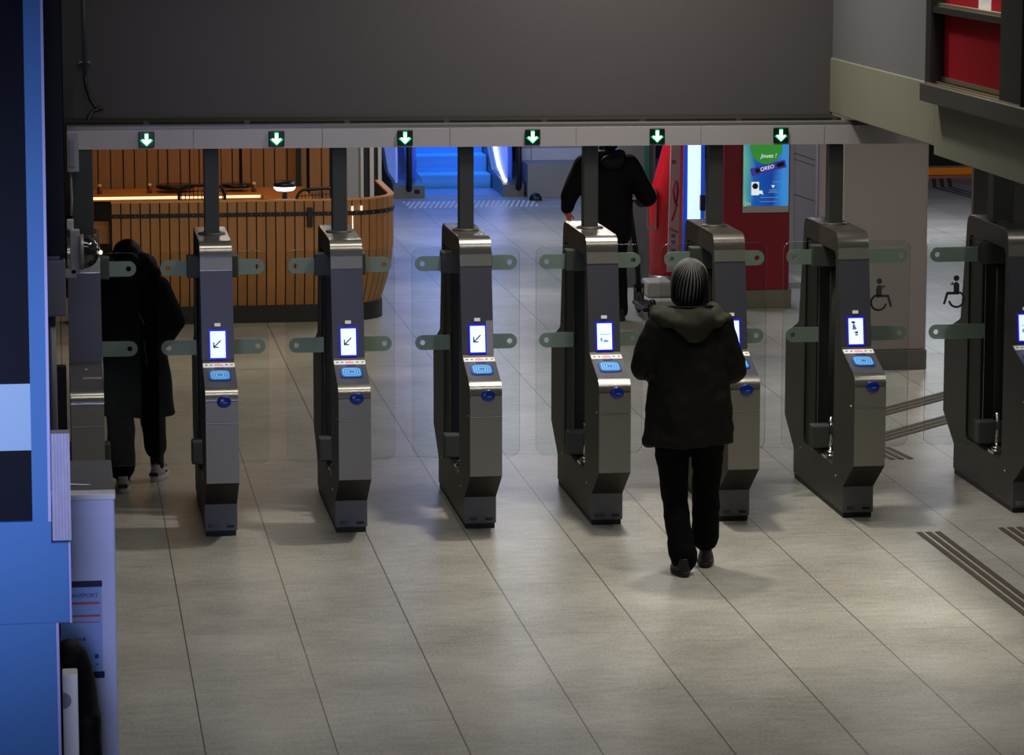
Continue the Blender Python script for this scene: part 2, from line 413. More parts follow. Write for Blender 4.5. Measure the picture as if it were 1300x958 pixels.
# reader furniture
pl = curve_mesh([rrect(-.069, .069, -.066, .066, .03)], 'reader_rim', .002); pl.transform(slope_frame(.47, .006)); rim_me = pl
pl = curve_mesh([rrect(-.060, .060, -.057, .057, .026)], 'reader_pad', .002); pl.transform(slope_frame(.47, .008)); pad_reader_me = pl
bm = NB()
for k, (a, b) in enumerate(((.052, .049), (.038, .035), (.024, .021))):
    t = curve_mesh([rrect(-a, a, -b, b, b * .45), rrect(-a + .006, a - .006, -b + .006, b - .006, b * .4)], 'r', .001); t.transform(slope_frame(.47, .0112)); bm.from_mesh(t); bpy.data.meshes.remove(t)
reader_ring_me = mk(bm, 'rings')
pl = curve_mesh([rrect(-W + .002, W - .002, -.026, .026, .004)], 'sign_strip', .002); pl.transform(slope_frame(.90, .006)); wstrip_me = pl
bm = NB()
t = curve_mesh([[(-.026, -.011), (.024, -.011), (.03, 0), (.006, .011), (0, .022), (-.006, .011), (-.026, .011)]], 'a', .001); t.transform(slope_frame(.90, .0092)); bm.from_mesh(t); bpy.data.meshes.remove(t)
pinkarrow_me = mk(bm, 'direction_mark')
bm = NB()
for sx in (-.075, -.045, .045, .078):
    t = curve_mesh([rrect(sx - .007, sx + .007, -.004, .004, .0035)], 'd', .0008); t.transform(slope_frame(.90, .0092)); bm.from_mesh(t); bpy.data.meshes.remove(t)
dots_me = mk(bm, 'dots')
t = curve_mesh([rrect(-.026, .034, -.008, .008, .006)], 'slot', .0015); t.transform(slope_frame(.79, .006)); slot_me = t
bm = NB(); t = bmesh.new(); bmesh.ops.create_uvsphere(t, u_segments=28, v_segments=12, radius=1)
for f in t.faces: f.smooth = True
merge(bm, t, 0, Matrix.Translation((.012, -.952, .868)) @ Matrix.Diagonal((.043, .012, .036, 1))); button_me = mk(bm, 'button')
bm = NB(); box(bm, .006, .030, -.9655, -.960, .862, .867); button_mark_me = mk(bm, 'mark')
pl = xform(curve_mesh([rrect(-.018, .018, -.010, .010, .003)], 'indicator', .002), panel_frame(1, 1.272, .005)); indic_me = pl
pl = xform(curve_mesh([rrect(-.054, .054, -.090, .090, .003)], 'display_border', .002), panel_frame(1, 1.155, .005)); dborder_me = pl
pl = xform(curve_mesh([rrect(-.0455, .0455, -.080, .080, .002)], 'screen', .0015), panel_frame(1, 1.155, .0075)); screen_me = pl
def glyph(polys, dx=0, dz=0, sc=1.0):
    bm = NB()
    for P in polys:
        t = curve_mesh([[(x * sc + dx, z * sc + dz) for x, z in P]], 'g', .0005); bm.from_mesh(t); bpy.data.meshes.remove(t)
    me = mk(bm, 'glyph'); me.transform(panel_frame(1, 1.155, .0094)); return me
diag = [[(-.028, -.02), (.004, -.02), (.004, -.013), (-.016, -.013), (.020, .022), (.015, .027), (-.021, -.008), (-.021, .014), (-.028, .014)]]
arrow_glyph = glyph(diag)
line_glyph = glyph([rrect(-.03, .035, .012, .016, .001)])
fig_glyph = glyph([rrect(-.026, -.014, -.03, -.006, .005), [(-.012, -.034), (.02, -.034), (.026, -.024), (.0, -.018)]])
navy_glyph = glyph([[(-.030, .062), (-.006, .062), (-.004, .052), (-.012, .048), (-.024, .050)], [(-.010, -.002), (.004, -.002), (.010, .004), (.012, -.014), (-.004, -.014)], rrect(-.006, .012, -.026, -.019, .002), rrect(-.022, .004, .012, .019, .002)])
purple_glyph = glyph([[(-.018, .046), (-.010, .046), (.002, .020), (-.022, .020)]])
logo_bits = {}

def wing(g, side, width, name='glass_wing'):
    """glass flap closing half a passage; side -1 left, +1 right"""
    x0, x1 = (.10, width)
    P = rrect(min(side * x0, side * x1), max(side * x0, side * x1), .32, 1.652, .055)
    me = xform(curve_mesh([P], 'wing', .005), STAND)
    me.materials.append(glass); me.materials.append(glass_edge)
    for f in me.polygons:
        if abs(f.normal.y) < .5: f.material_index = 1
    w = obj(name, me, glass, g)
    for z in (1.507, 1.010):
        xe = width - .018; xs = .155 if z > 1.3 else .105
        r = .047
        outer = [(xs, z), (xe - r, z)] + arc(xe - r, z + r, r, -90, 90, 12) + [(xs, z + 2 * r)]
        hole_ = arc(xe - r, z + r, .0165, 0, 345, 16)
        if side < 0: outer = [(-x, y) for x, y in outer]; hole_ = [(-x, y) for x, y in hole_]
        pm = xform(curve_mesh([outer, hole_], 'pad', .004), STAND)
        p = obj('grip_pad', pm, pad_m, w); p.location = (0, -.011, 0)
    return w

wheel_mark = M('wheelchair_mark', (62, 72, 72), 0.6)
def wheelchair(side):
    bm = NB()
    def add(P):
        t = curve_mesh(P, 'w', .0008); bm.from_mesh(t); bpy.data.meshes.remove(t)
    add([arc(0, .165, .019, 0, 345, 16)])
    add([[(-.020, .126), (-.008, .140), (.010, .140), (.020, .126), (.046, .110), (.066, .114), (.064, .126), (.046, .124), (.022, .142), (.018, .122), (.016, .072), (-.020, .072)]])
    add([[(-.020, .060), (.052, .060), (.072, -.004), (.086, .000), (.064, .078), (-.020, .078)]])
    ring_o = arc(-.004, .028, .056, 110, 350, 26); ring_i = arc(-.004, .028, .042, 350, 110, 26)
    add([ring_o + ring_i])
    me = mk(bm, 'wheelchair')
    if side < 0: me.transform(Matrix.Diagonal((-1, 1, 1, 1)))
    return xform(me, STAND)

GX = [.167, .957, 1.746, 2.536, 3.320, 4.116, 4.900, 5.990]
GL = ['ticket gate at far left without screen, behind the dome camera',
      'second ticket gate from left, arrow screen, in front of the wooden desk',
      'third ticket gate from left, arrow screen, before the right end of the wooden desk',
      'fourth ticket gate from left, arrow screen, with pale sticker beside its screen',
      'steel ticket gate with picture screen just left of the man in the beanie',
      'steel ticket gate half hidden behind the man in the beanie',
      'steel ticket gate in front of the pale pillar, left of the wide wheelchair passage',
      'steel ticket gate cut by the right edge, right of the wide wheelchair passage']
wings = [(None, .34), (.34, .34), (.34, .34), (.34, .34), (.34, .34), (.34, .34), (.335, .49), (.49, .40)]
for i, gx in enumerate(GX):
    g = thing('ticket_gate', GL[i], 'ticket gate', (gx, 19.87, 0), 0, 'row of steel ticket gates')
    common_gate(g)
    pr = .068 if i in (0, 7) else .046
    bm = NB(); px_ = -.012 if i >= 6 else 0
    ztop = bz(gx) - .004
    box(bm, px_ - pr, px_ + pr, -pr, pr, 1.762, ztop, .006)
    p = obj('post', bm, post_m, g)
    f = obj('flange', flange_me, steel_side, p); f.location = (px_, 0, 0)
    L_, R_ = wings[i]
    if L_: wl = wing(g, -1, L_)
    if R_: wr = wing(g, 1, R_)
    if i == 6:
        w_ = obj('wheelchair_symbol', wheelchair(1), wheel_mark, wr); w_.location = (.290, -.0075, 1.225)
    if i == 7:
        w_ = obj('wheelchair_symbol', wheelchair(-1), wheel_mark, wl); w_.location = (-.295, -.0075, 1.235)
    if i == 0:
        t = text_mesh('ASPOSE', .032, shear=.3); t.transform(slope_frame(.48, .006)); obj('badge_lettering', t, label_pale, g, (.03, 0, 0))
        t = curve_mesh([rrect(-.008, .008, -.006, .006, .003)], 'l', .001); t.transform(slope_frame(.85, .006)); obj('indicator_dot', t, label_pale, g)
    else:
        d = obj('display', dborder_me, screen_blue, g)
        obj('screen', screen_me, screen_white, d)
        if i in (1, 2, 3, 5): obj('arrow_symbol', arrow_glyph, ink, d)
        elif i == 4 or i == 7:
            obj('screen_line', line_glyph, ink_soft, d); obj('screen_figure', fig_glyph, ink_soft, d)
        else:
            obj('screen_picture', navy_glyph, ink, d); obj('screen_cone', purple_glyph, ink_purple, d)
        obj('indicator_light', indic_me, strip_white, g)
        s = obj('sign_strip', wstrip_me, strip_white, g); obj('direction_mark', pinkarrow_me, pink, s); obj('sign_dots', dots_me, label_dark, s)
        obj('ticket_slot', slot_me, reader_rim, g)
        r = obj('card_reader', rim_me, reader_rim, g); obj('reader_pad', pad_reader_me, reader_blue, r); obj('contactless_rings', reader_ring_me, reader_light, r)
        b = obj('button', button_me, button_blue, g); obj('button_mark', button_mark_me, reader_blue, b)
    if i == 3:
        t = xform(curve_mesh([rrect(-.021, .021, -.104, .104, .002)], 'sticker', .0012), panel_frame(1, 1.163, .005)); obj('sticker', t, M('sticker_grey', (150, 148, 156), 0.6), g, (.074, 0, 0))
    # lettering on the foot plate
    if i < 7:
        s_ = ['BIT', 'BIT 1', 'B01', '984', 'BOA', '604', '800', ''][i]
        t = xform(text_mesh(s_, .032), STAND); obj('base_lettering', t, label_dark, g, (-.045, -.6795, .062))
        bm = NB(); box(bm, .03, .078, -.680, -.678, .052, .068); obj('base_label', bm, label_dark, g)
    else:
        t = xform(text_mesh('003', .034), STAND); obj('base_lettering', t, label_pale, g, (-.050, -.6795, .062))
        bm = NB(); box(bm, -.012, .006, -.680, -.678, .048, .076, .004); obj('base_label', bm, yellow, g)
bm = NB(); box(bm, -.55, .05, 19.62, 19.66, .30, 1.0, .01); box(bm, -.55, .05, 19.62, 19.66, 0, .30)
tag(obj('barrier_panel', bm, M('barrier_dark', (30, 33, 40), 0.5)), 'dark low barrier panel left of the far left ticket gate', 'barrier')

# ------------------------------------------------------------------ floor guidance strips
strip_m = M('guidance_strip', (74, 66, 54), 0.7, 0, 0.1, 20)
def strips(name, lines, w, label):
    bm = NB()
    for a, b in lines:
        a, b = V((a[0], a[1], 0)), V((b[0], b[1], 0)); d = (b - a).normalized(); n = V((-d.y, d.x, 0)) * w / 2
        P = [a + n, a - n, b - n, b + n]
        A = [bm.verts.new(p + V((0, 0, .0005))) for p in P]; B = [bm.verts.new(p + V((0, 0, .005))) for p in P]
        bm.faces.new(B)
        for i in range(4): bm.faces.new([A[i], A[(i + 1) % 4], B[(i + 1) % 4], B[i]])
    return tag(obj(name, bm, strip_m), label, 'floor strip', 'dark tactile guidance strips on the floor')
strips('guidance_strip', [((5.16 + k, 18.70), (5.16 + k, 15.2)) for k in (0, .058, .116)], .034, 'three parallel dark guidance bars on the front floor at right')
strips('guidance_strip', [((5.69 + k, 18.76), (5.69 + k, 15.2)) for k in (0, .058, .116)], .034, 'dark guidance bars on the floor touching the right picture edge')
strips('guidance_strip', [((5.62 + k, 21.07), (5.57 + k, 21.52)) for k in (0.0, .065, .13)], .036, 'short dark guidance bars ending the strip inside the wheelchair passage')
def offs(a, b, k): 
    d = V((b[0] - a[0], b[1] - a[1], 0)).normalized(); n = V((-d.y, d.x, 0)) * k
    return ((a[0] + n.x, a[1] + n.y), (b[0] + n.x, b[1] + n.y))
strips('guidance_strip', [offs((5.66, 21.70), (7.4, 23.45), k) for k in (0, .07, .14)], .045, 'nearer oblique guidance strip behind the wheelchair passage')
strips('guidance_strip', [offs((5.75, 22.55), (7.6, 24.40), k) for k in (0, .07, .14)], .045, 'farther oblique guidance strip behind the wheelchair passage')
strips('guidance_strip', [((11.13 + k, 39.96), (10.85 + k, 38.9)) for k in (0, .10, .2)] + [((10.85 + k, 38.9), (11.05 + k, 36.6)) for k in (0, .10, .2)], .05, 'bent dark guidance strip on the far floor right of the pillar')
# white tactile studs before the escalator
bm = NB()
for r in range(5):
    for k in range(26):
        x = 4.12 + k * .06 + (r % 2) * .03; y = 37.45 + r * .15
        prism(bm, [(x - .022, y - .03), (x + .008, y - .03), (x + .028, y + .05), (x - .002, y + .05)], .0005, .006, 'z')
tag(obj('tactile_studs', bm, M('stud_white', (226, 224, 216), 0.5)), 'band of white tactile studs on the floor before the escalator', 'floor strip', None, 'stuff')
# ------------------------------------------------------------------ end box on beam, conduit, cable, dome camera
pale_box = M('pale_box', (150, 150, 158), 0.5)
t = thing('junction_box', 'pale grey junction box hanging under the left end of the beam', 'box', (0.115, 19.745, 2.17))
bm = NB(); box(bm, -.034, .036, -.04, .04, 0, .24, .005); obj('box_body', bm, pale_box, t)
bm = NB(); box(bm, -.022, .012, -.046, -.039, .03, .20, .003); obj('box_cover', bm, M('pale_box_cover', (128, 128, 138), 0.5), t)
bm = NB(); tube(bm, [(0, 0, 0), (.002, 0, -.08), (.004, .0, -.17), (.0, 0, -.27)], .008); 
tag(obj('hanging_cable', bm, M('cable_grey', (150, 146, 146), 0.5), None, (.10, 19.78, 2.168)), 'thin pale cable hanging from the junction box to the dome camera', 'cable')
t = thing('dome_camera', 'white bracket with clear dark dome camera in front of the far left gate', 'camera', (.12, 19.14, 1.60))
bm = NB(); box(bm, -.035, .022, -.03, .03, .02, .285, .006); box(bm, -.09, .0, -.03, .03, 0.0, .05, .004); obj('bracket', bm, pale_box, t)
bm = NB(); box(bm, -.05, -.012, -.018, .018, .285, .345, .004); obj('connector', bm, M('connector_white', (190, 192, 198), 0.5), t)
bm = NB(); cyl(bm, (.018, 0, .15), (.045, 0, .15), .105, n=28); obj('dome_ring', bm, M('dome_ring', (120, 122, 126), 0.4, .3), t)
bm = NB(); tt = bmesh.new(); bmesh.ops.create_uvsphere(tt, u_segments=28, v_segments=16, radius=.098)
for f in tt.faces: f.smooth = True
bmesh.ops.delete(tt, geom=[v for v in tt.verts if v.co.x < -.003], context='VERTS')
merge(bm, tt, 0, Matrix.Translation((.042, 0, .15))); dome = obj('dome', bm, M('dome_smoked', (24, 27, 28), 0.06, 0, spec=.8), t)
bm = NB(); cyl(bm, (.14, -.035, .15), (.148, -.04, .15), .012); obj('dome_led', bm, emis('led_warm', (255, 240, 210), 2.0), dome)

t = thing('conduit_pipe', 'grey vertical conduit pipe on the upper left of the bulkhead', 'pipe', (.205, 20.27, 2.72))
bm = NB(); cyl(bm, (0, 0, 0), (0, 0, 1.8), .014, n=16); obj('pipe', bm, M('conduit_grey', (120, 122, 130), 0.35, .5), t)
bm = NB(); box(bm, -.035, .035, 0.01, .03, .075, .085); box(bm, -.035, -.028, -.004, .03, .07, .09); box(bm, .028, .035, -.004, .03, .07, .09); obj('pipe_clip', bm, M('clip_grey', (110, 110, 110), 0.4, .6), t)
bm = NB(); tube(bm, [(.205, 20.27, 2.73), (.208, 20.265, 2.66), (.235, 20.25, 2.57), (.27, 20.24, 2.515), (.275, 20.22, 2.505), (.25, 20.22, 2.50), (.225, 20.2, 2.47), (.215, 20.15, 2.44)], .013, 10)
ball(bm, (.285, 20.24, 2.512), (.03, .02, .016))
tag(obj('black_cable', bm, M('cable_black', (16, 16, 15), 0.6)), 'black cable curling from the conduit pipe down to the beam', 'cable')

# ------------------------------------------------------------------ left foreground: blue kiosk, white block, counter, bag, display on pole
blue_m = M('kiosk_blue', (74, 124, 184), 0.6, 0, 0.05, 2.5, spec=.2)
lit_edge_m = M('kiosk_lit_edge', (165, 165, 215), 0.5)  # lit side faces of the blue machine, lightness put into the colour
navy_m = M('kiosk_navy_screen', (7, 14, 28), 0.6, spec=.1)
k = thing('ticket_machine', 'tall blue information machine with dark screen at the left edge', 'ticket machine', (0, 13.0, 0))
bm = NB(); box(bm, -.50, -.040, .02, .42, 1.39, 3.9, .004); obj('cabinet', bm, blue_m, k)
bm = NB(); prism(bm, [(-.115, 1.39), (-.052, 1.39), (-.037, 3.9), (-.107, 3.9)], 0.0, .03, 'y'); obj('front_frame', bm, blue_m, k)
bm = NB(); prism(bm, [(-.052, 1.39), (-.040, 1.39), (-.028, 3.9), (-.038, 3.9)], -.004, .42, 'y'); obj('lit_edge', bm, lit_edge_m, k)
bm = NB(); box(bm, -.50, -.098, .008, .024, 1.395, 3.88); s = obj('screen', bm, navy_m, k)
bm = NB(); box(bm, -.48, -.104, .002, .009, 1.685, 1.957); obj('lit_window', bm, emis('kiosk_window', (118, 165, 225), .42, (60, 90, 130)), s)
bm = NB(); box(bm, -.50, .028, .0, .46, .965, 1.30, .006); box(bm, -.50, -.04, .0, .46, 1.29, 1.392, .004); obj('console', bm, blue_m, k)
bm = NB(); box(bm, .026, .036, -.003, .46, .965, 1.30, .002); obj('console_edge', bm, lit_edge_m, k)
bm = NB(); box(bm, -.50, -.03, .01, .46, 0, .966, .004); obj('pedestal', bm, blue_m, k)
bm = NB(); box(bm, -.031, -.018, .007, .46, 0, .966, .002); obj('pedestal_edge', bm, lit_edge_m, k)
bm = NB()
P = []
for i in range(13):
    x = -.036 + .076 * i / 12; P.append((x, .03 + (.004 if i % 2 else -.002)))
P += [(.040, .12), (-.036, .12)]
prism(bm, P, 1.303, 1.745, 'z')
tag(obj('leaflet_stack', bm, M('leaflet_white', (178, 176, 196), 0.7, 0, .18, 9, stretch=(3, 3, 1)), None, (0, 13.0, 0)), 'upright whitish ribbed block on the console of the blue machine', 'block')

k = thing('information_counter', 'white counter with grey top and blue notice, lower left', 'counter', (0, 14.2, 0))
white_m = M('counter_white', (208, 216, 255), 0.5, 0, .03, 2)
bm = NB(); box(bm, -.36, .236, .0, .86, 0.0, 1.235, .01, 3); obj('carcass', bm, white_m, k)
bm = NB(); box(bm, -.365, .241, -.006, .10, 1.235, 1.262, .006); obj('front_lip', bm, M('lip_white', (228, 228, 236), 0.4), k)
bm = NB(); box(bm, -.365, .238, .10, .86, 1.236, 1.255, .003); obj('worktop', bm, M('counter_grey_top', (96, 96, 104), 0.5, 0, .1, 8), k)
bm = NB(); box(bm, -.3, .215, -.002, .002, 1.178, 1.183); box(bm, -.3, .19, -.0015, .002, 1.090, 1.092); obj('seam_line', bm, M('counter_seam', (225, 225, 240), 0.4), k)
n = NB(); box(n, -.13, .172, -.004, .001, .425, .868); nb = obj('notice', n, M('notice_blue', (150, 182, 245), 0.5, 0, .05, 6), k)
bm = NB(); box(bm, -.12, .174, -.006, -.003, .842, .870); obj('header_bar', bm, ink, nb)
bm = NB(); box(bm, -.12, .178, -.006, -.003, .425, .455); obj('footer_bar', bm, ink, nb)
red_bar = M('notice_red', (205, 80, 80), 0.5)
bm = NB(); box(bm, -.12, .162, -.006, -.003, .764, .774); box(bm, -.12, .164, -.006, -.003, .706, .716); box(bm, -.12, .162, -.006, -.003, .680, .684); obj('red_rules', bm, red_bar, nb)
t = xform(text_mesh('TRANSPORT', .0265, align='RIGHT'), STAND); obj('notice_heading', t, M('notice_ink', (50, 62, 130), 0.6), nb, (.156, -.005, .803))
bm = NB(); box(bm, .085, .096, -.006, -.003, .598, .611); box(bm, .136, .154, -.006, -.003, .515, .534); box(bm, .142, .152, -.006, -.003, .484, .491); obj('small_pictograms', bm, M('pict_ink', (60, 70, 130), 0.6), nb)
t = xform(text_mesh('2028', .016, align='LEFT'), STAND); obj('small_lettering', t, M('notice_ink', (50, 62, 130), .6), nb, (.045, -.005, .604))
bm = NB(); prism(bm, [(-.01, .26), (.115, .235), (.135, .25), (.02, .285)], 1.2565, 1.259, 'z')
tag(obj('paper_slip', bm, M('paper_white', (235, 235, 235), .7), None, (0, 14.2, 0)), 'white paper slip lying on the grey top of the counter', 'paper')

# black rounded bag and white carton in front of the counter
def noise_push(me, amp, sc, seed=0):
    n = len(me.vertices); co_ = [0.0] * (3 * n); no_ = [0.0] * (3 * n)
    me.vertices.foreach_get('co', co_); me.vertex_normals.foreach_get('vector', no_)
    for i in range(n):
        k = 3 * i; d = amp * noise.noise(V((co_[k] * sc + seed, co_[k + 1] * sc, co_[k + 2] * sc)))
        co_[k] += no_[k] * d; co_[k + 1] += no_[k + 1] * d; co_[k + 2] += no_[k + 2] * d
    me.vertices.foreach_set('co', co_); me.update()
def blob(bm, voxel, name, smooth=6, amp=0.0, sc=6.0, seed=0):
    bmesh.ops.recalc_face_normals(bm, faces=bm.faces[:])
    me = bpy.data.meshes.new(name); bm.to_mesh(me); bm.free()
    o = bpy.data.objects.new(name, me); COL.objects.link(o)
    r = o.modifiers.new('r', 'REMESH'); r.mode = 'VOXEL'; r.voxel_size = voxel; r.use_smooth_shade = True
    if smooth:
        s_ = o.modifiers.new('s', 'SMOOTH'); s_.iterations = smooth; s_.factor = .5
    dg = bpy.context.evaluated_depsgraph_get(); dg.update()
    m2 = bpy.data.meshes.new_from_object(o.evaluated_get(dg)); m2.name = name
    bpy.data.objects.remove(o); bpy.data.meshes.remove(me)
    if amp: noise_push(m2, amp, sc, seed)
    for p in m2.polygons: p.use_smooth = True
    m2.materials.clear()
    return m2
bag_m = M('bag_black', (14, 15, 19), .55, 0, .1, 12, .15, 90, spec=.12)
t = thing('shoulder_bag', 'black rounded bag standing by the blue notice on the counter', 'bag', (.02, 13.75, 0))
bm = NB(); ball(bm, (0, 0, .42), (.125, .14, .30)); box(bm, -.12, .135, -.13, .13, 0, .42, .05, 3); obj('bag_body', blob(bm, .012, 'bag_body', 8, .006, 7), bag_m, t)
bm = NB(); tube(bm, [(-.05, -.1, .62), (-.055, -.1, .76), (-.05, -.02, .84), (-.045, .08, .76), (-.05, .1, .64)], [(.014, .006)] * 5, 10); obj('strap', bm, bag_m, t)
t = thing('white_carton', 'white carton in front of the black bag, bottom left', 'carton', (.0, 13.40, 0))
bm = NB(); box(bm, -.010, .055, -.06, .06, 0, .66, .006); c_ = obj('carton_body', bm, M('carton_white', (222, 222, 216), .6), t)
bm = NB(); prism(bm, [(x, z) for x, z in [(-.010,.515)]+arc(-.008, .55, .035, -80, 80, 12)+[(-.010,.585)]], -.0625, -.059, 'y'); obj('grey_mark', bm, M('carton_mark', (130, 130, 140), .6), c_)

k = thing('hanging_display', 'black slab display on a grey pole behind the blue machine', 'display', (0, 16.4, 0))
bm = NB(); box(bm, -.30, .055, 0, .10, 2.06, 3.9, .006); obj('panel', bm, M('display_black', (9, 11, 20), .4, spec=.12), k)
bm = NB(); box(bm, -.09, .048, .005, .09, 1.75, 2.04, .01); obj('mount', bm, M('mount_grey', (104, 104, 116), .5), k)
bm = NB(); box(bm, -.06, .02, .02, .07, 2.03, 2.07); cyl(bm, (-.028, .05, 0), (-.028, .05, 1.76), .022, n=18); obj('pole', bm, M('pole_grey', (98, 98, 112), .45, .3), k)

# ------------------------------------------------------------------ red window display on the right wall
k = thing('wall_display_case', 'black framed red display case high on the right wall', 'display case', (4.97, 0, 0))
fm = M('case_black', (26, 25, 22), .5)
bm = NB()
box(bm, -.095, -.001, 17.62, 17.73, 2.80, 4.3, .004); obj('jamb', bm, fm, k)
bm = NB(); box(bm, -.095, -.001, 15.9, 16.28, 2.80, 4.3, .004); obj('jamb', bm, fm, k)
bm = NB(); box(bm, -.120, -.001, 15.6, 17.745, 2.70, 2.80, .004); obj('sill', bm, M('sill_charcoal', (58, 57, 50), .55), k)
bm = NB(); box(bm, -.100, -.092, 15.9, 17.72, 2.80, 2.808); box(bm, -.06, -.052, 16.28, 17.62, 2.80, 2.815); box(bm, -.028, -.015, 16.28, 17.62, 2.815, 2.84); box(bm, -.06, -.02, 16.28, 17.62, 3.235, 3.252); obj('silver_trim', bm, M('silver_trim', (150, 140, 116), .35, .7), k)
bm = NB(); box(bm, -.085, -.001, 16.28, 17.62, 3.20, 3.235); obj('transom', bm, fm, k)
bm = NB(); box(bm, -.014, -.001, 16.2, 17.63, 2.80, 3.2); obj('red_panel', bm, M('case_red', (150, 18, 32), .75, spec=.1), k)
bm = NB(); box(bm, -.014, -.001, 16.2, 17.63, 3.252, 4.3); r_ = obj('upper_panel', bm, MATS['case_red'], k)
bm = NB(); box(bm, -.018, -.013, 16.72, 16.95, 3.252, 4.2); obj('white_letter_stroke', bm, M('case_white', (225, 225, 228), .5), r_)

# ------------------------------------------------------------------ wooden information desk and what stands behind it
wood_desk = M('desk_slat_wood', (158, 112, 66), .5, 0, .22, 3, .08, 40, stretch=(9, 9, 1.2))
wood_wall = M('wall_plank_wood', (150, 104, 58), .5, 0, .25, 2.5, stretch=(7, 7, .8))
wood_edge = M('desk_rim_wood', (206, 150, 92), .45, 0, .08, 6)
dark_back = M('desk_backing', (22, 16, 11), .8)
desk = thing('information_desk', 'curved information desk clad in upright wooden slats with black strap', 'desk', (0, 0, 0))
path = [(0.485, 28.14), (2.50, 28.12)]
for q in range(1, 13):
    a = -PI / 2 + PI / 2 * q / 12; path.append((2.50 + .50 * math.cos(a), 28.62 + .50 * math.sin(a)))
path.append((3.00, 29.75))
# arc-length resample
pl_ = [V((x, y, 0)) for x, y in path]
def along(s):
    for a, b in zip(pl_, pl_[1:]):
        l = (b - a).length
        if s <= l: d = (b - a) / l; return a + d * s, V((d.y, -d.x, 0))
        s -= l
    d = (pl_[-1] - pl_[-2]).normalized(); return pl_[-1].copy(), V((d.y, -d.x, 0))
TOT = sum((b - a).length for a, b in zip(pl_, pl_[1:]))
zs = [.155, .22, .30, .40, .52, .66, .82, 1.0, 1.085]
def taper(z): return -.12 * max(0, (0.66 - z) / .51) ** 1.6
bm = NB(); s = 0.0; sw = .0840
while s + sw < TOT:
    secs = []
    for z in zs:
        o_ = taper(z); row = []
        (p0, n0), (p1, n1) = along(s + .0055), along(s + sw - .0055)
        row = [p0 + n0 * (o_ - .02), p1 + n1 * (o_ - .02), p1 + n1 * o_, p0 + n0 * o_]
        secs.append([V((p.x, p.y, z)) for p in row])
    rings(bm, secs, 0, False); s += sw
obj('slat_cladding', bm, wood_desk, desk)
bm = NB(); N_ = 60
secs = []
for z in zs:
    o_ = taper(z) - .022; fr = [along(TOT * i / N_) for i in range(N_ + 1)]
    secs.append([V(((p + n * o_).x, (p + n * o_).y, z)) for p, n in fr] + [V(((p + n * (o_ - .03)).x, (p + n * (o_ - .03)).y, z)) for p, n in fr[::-1]])
rings(bm, secs, 0, False); obj('backing', bm, dark_back, desk)
def band(off0, off1, z0, z1):
    b = NB(); fr = [along(TOT * i / N_) for i in range(N_ + 1)]
    def ring(z): return [V(((p + n * off1).x, (p + n * off1).y, z)) for p, n in fr] + [V(((p + n * off0).x, (p + n * off0).y, z)) for p, n in fr[::-1]]
    rings(b, [ring(z0), ring(z1)], 0, False); return b
obj('plinth', band(-.16, -.105, 0, .155), M('desk_plinth', (26, 27, 27), .5), desk)
obj('top_rim', band(-.05, .004, 1.085, 1.10), wood_edge, desk)
st = obj('strap', band(-.002, .008, .955, .990), M('strap_black', (14, 13, 13), .5), desk)
bm = NB(); s = .04
while s < TOT:
    p, n = along(s); ball(bm, (p.x + n.x * .009, p.y + n.y * .009, .9725), .005, None, 8); s += .084
obj('rivets', bm, M('rivet', (150, 150, 150), .4, .8), st)
bm = NB(); box(bm, 2.185, 2.235, 28.09, 28.12, .86, 1.03, .006); obj('hinge', bm, M('hinge_black', (14, 13, 13), .5), desk)
bm = NB(); box(bm, .50, 2.55, 28.165, 28.75, 1.00, 1.03); obj('inner_worktop', bm, M('inner_top_dark', (34, 26, 20), .6), desk)
bm = NB(); box(bm, 2.583, 2.591, 28.108, 28.112, .83, .95); box(bm, 2.578, 2.594, 28.105, 28.112, .995, 1.035); box(bm, 2.660, 2.676, 28.12, 28.135, .995, 1.035); obj('light_slits', bm, emis('slit_white', (255, 240, 225), 1.4), desk)

k = thing('back_counter', 'wooden back counter with lit edge strip behind the slatted desk', 'counter', (0, 0, 0))
bm = NB(); box(bm, .20, 1.93, 30.02, 30.74, .905, .95, .004); box(bm, 1.93, 2.36, 29.25, 30.74, .905, .95, .004); obj('worktop', bm, M('counter_wood', (190, 118, 52), .45, 0, .12, 5), k)
bm = NB(); box(bm, .20, 1.90, 30.005, 30.02, .925, .948); obj('edge_light', bm, emis('edge_led', (255, 214, 160), 1.6), k)
bm = NB(); box(bm, .20, 1.93, 30.08, 30.70, 0, .905); box(bm, 1.95, 2.32, 29.35, 30.70, 0, .905); obj('carcass', bm, M('counter_dark', (24, 20, 17), .7), k)
# plank wall
bm = NB(); x = .33; random.seed(3)
while x < 2.60:
    w = random.choice([.09, .105, .12]); 
    g_ = .010 if random.random() < .8 else .03
    box(bm, x, min(x + w - g_, 2.62), 30.86 + random.random() * .012, 30.92, 0, 2.6, .002, 1); x += w
struct('wall_planks', bm, wood_wall)
bm = NB(); box(bm, -3.0, 2.66, 30.92, 31.0, 0, 2.75); struct('wall_partition', bm, M('partition_dark', (20, 12, 8), .8))
bm = NB(); box(bm, 2.30, 2.345, 30.80, 30.86, 0, 2.6); struct('trim_3', bm, M('black_post', (12, 11, 10), .6))
k = thing('glazed_screen', 'grey framed glazed screen beside the plank wall behind the desk', 'screen', (0, 31.0, 0))
bm = NB()
for x0, x1 in ((2.70, 2.735), (2.93, 2.96), (3.02, 3.06), (3.10, 3.135)): box(bm, x0, x1, -.03, .03, 0, 2.6, .004)
obj('frame', bm, M('screen_frame', (190, 190, 184), .5), k)
bm = NB(); box(bm, 2.735, 2.93, -.01, .01, 0, 2.6); obj('grey_leaf', bm, M('leaf_grey', (150, 152, 150), .4), k)
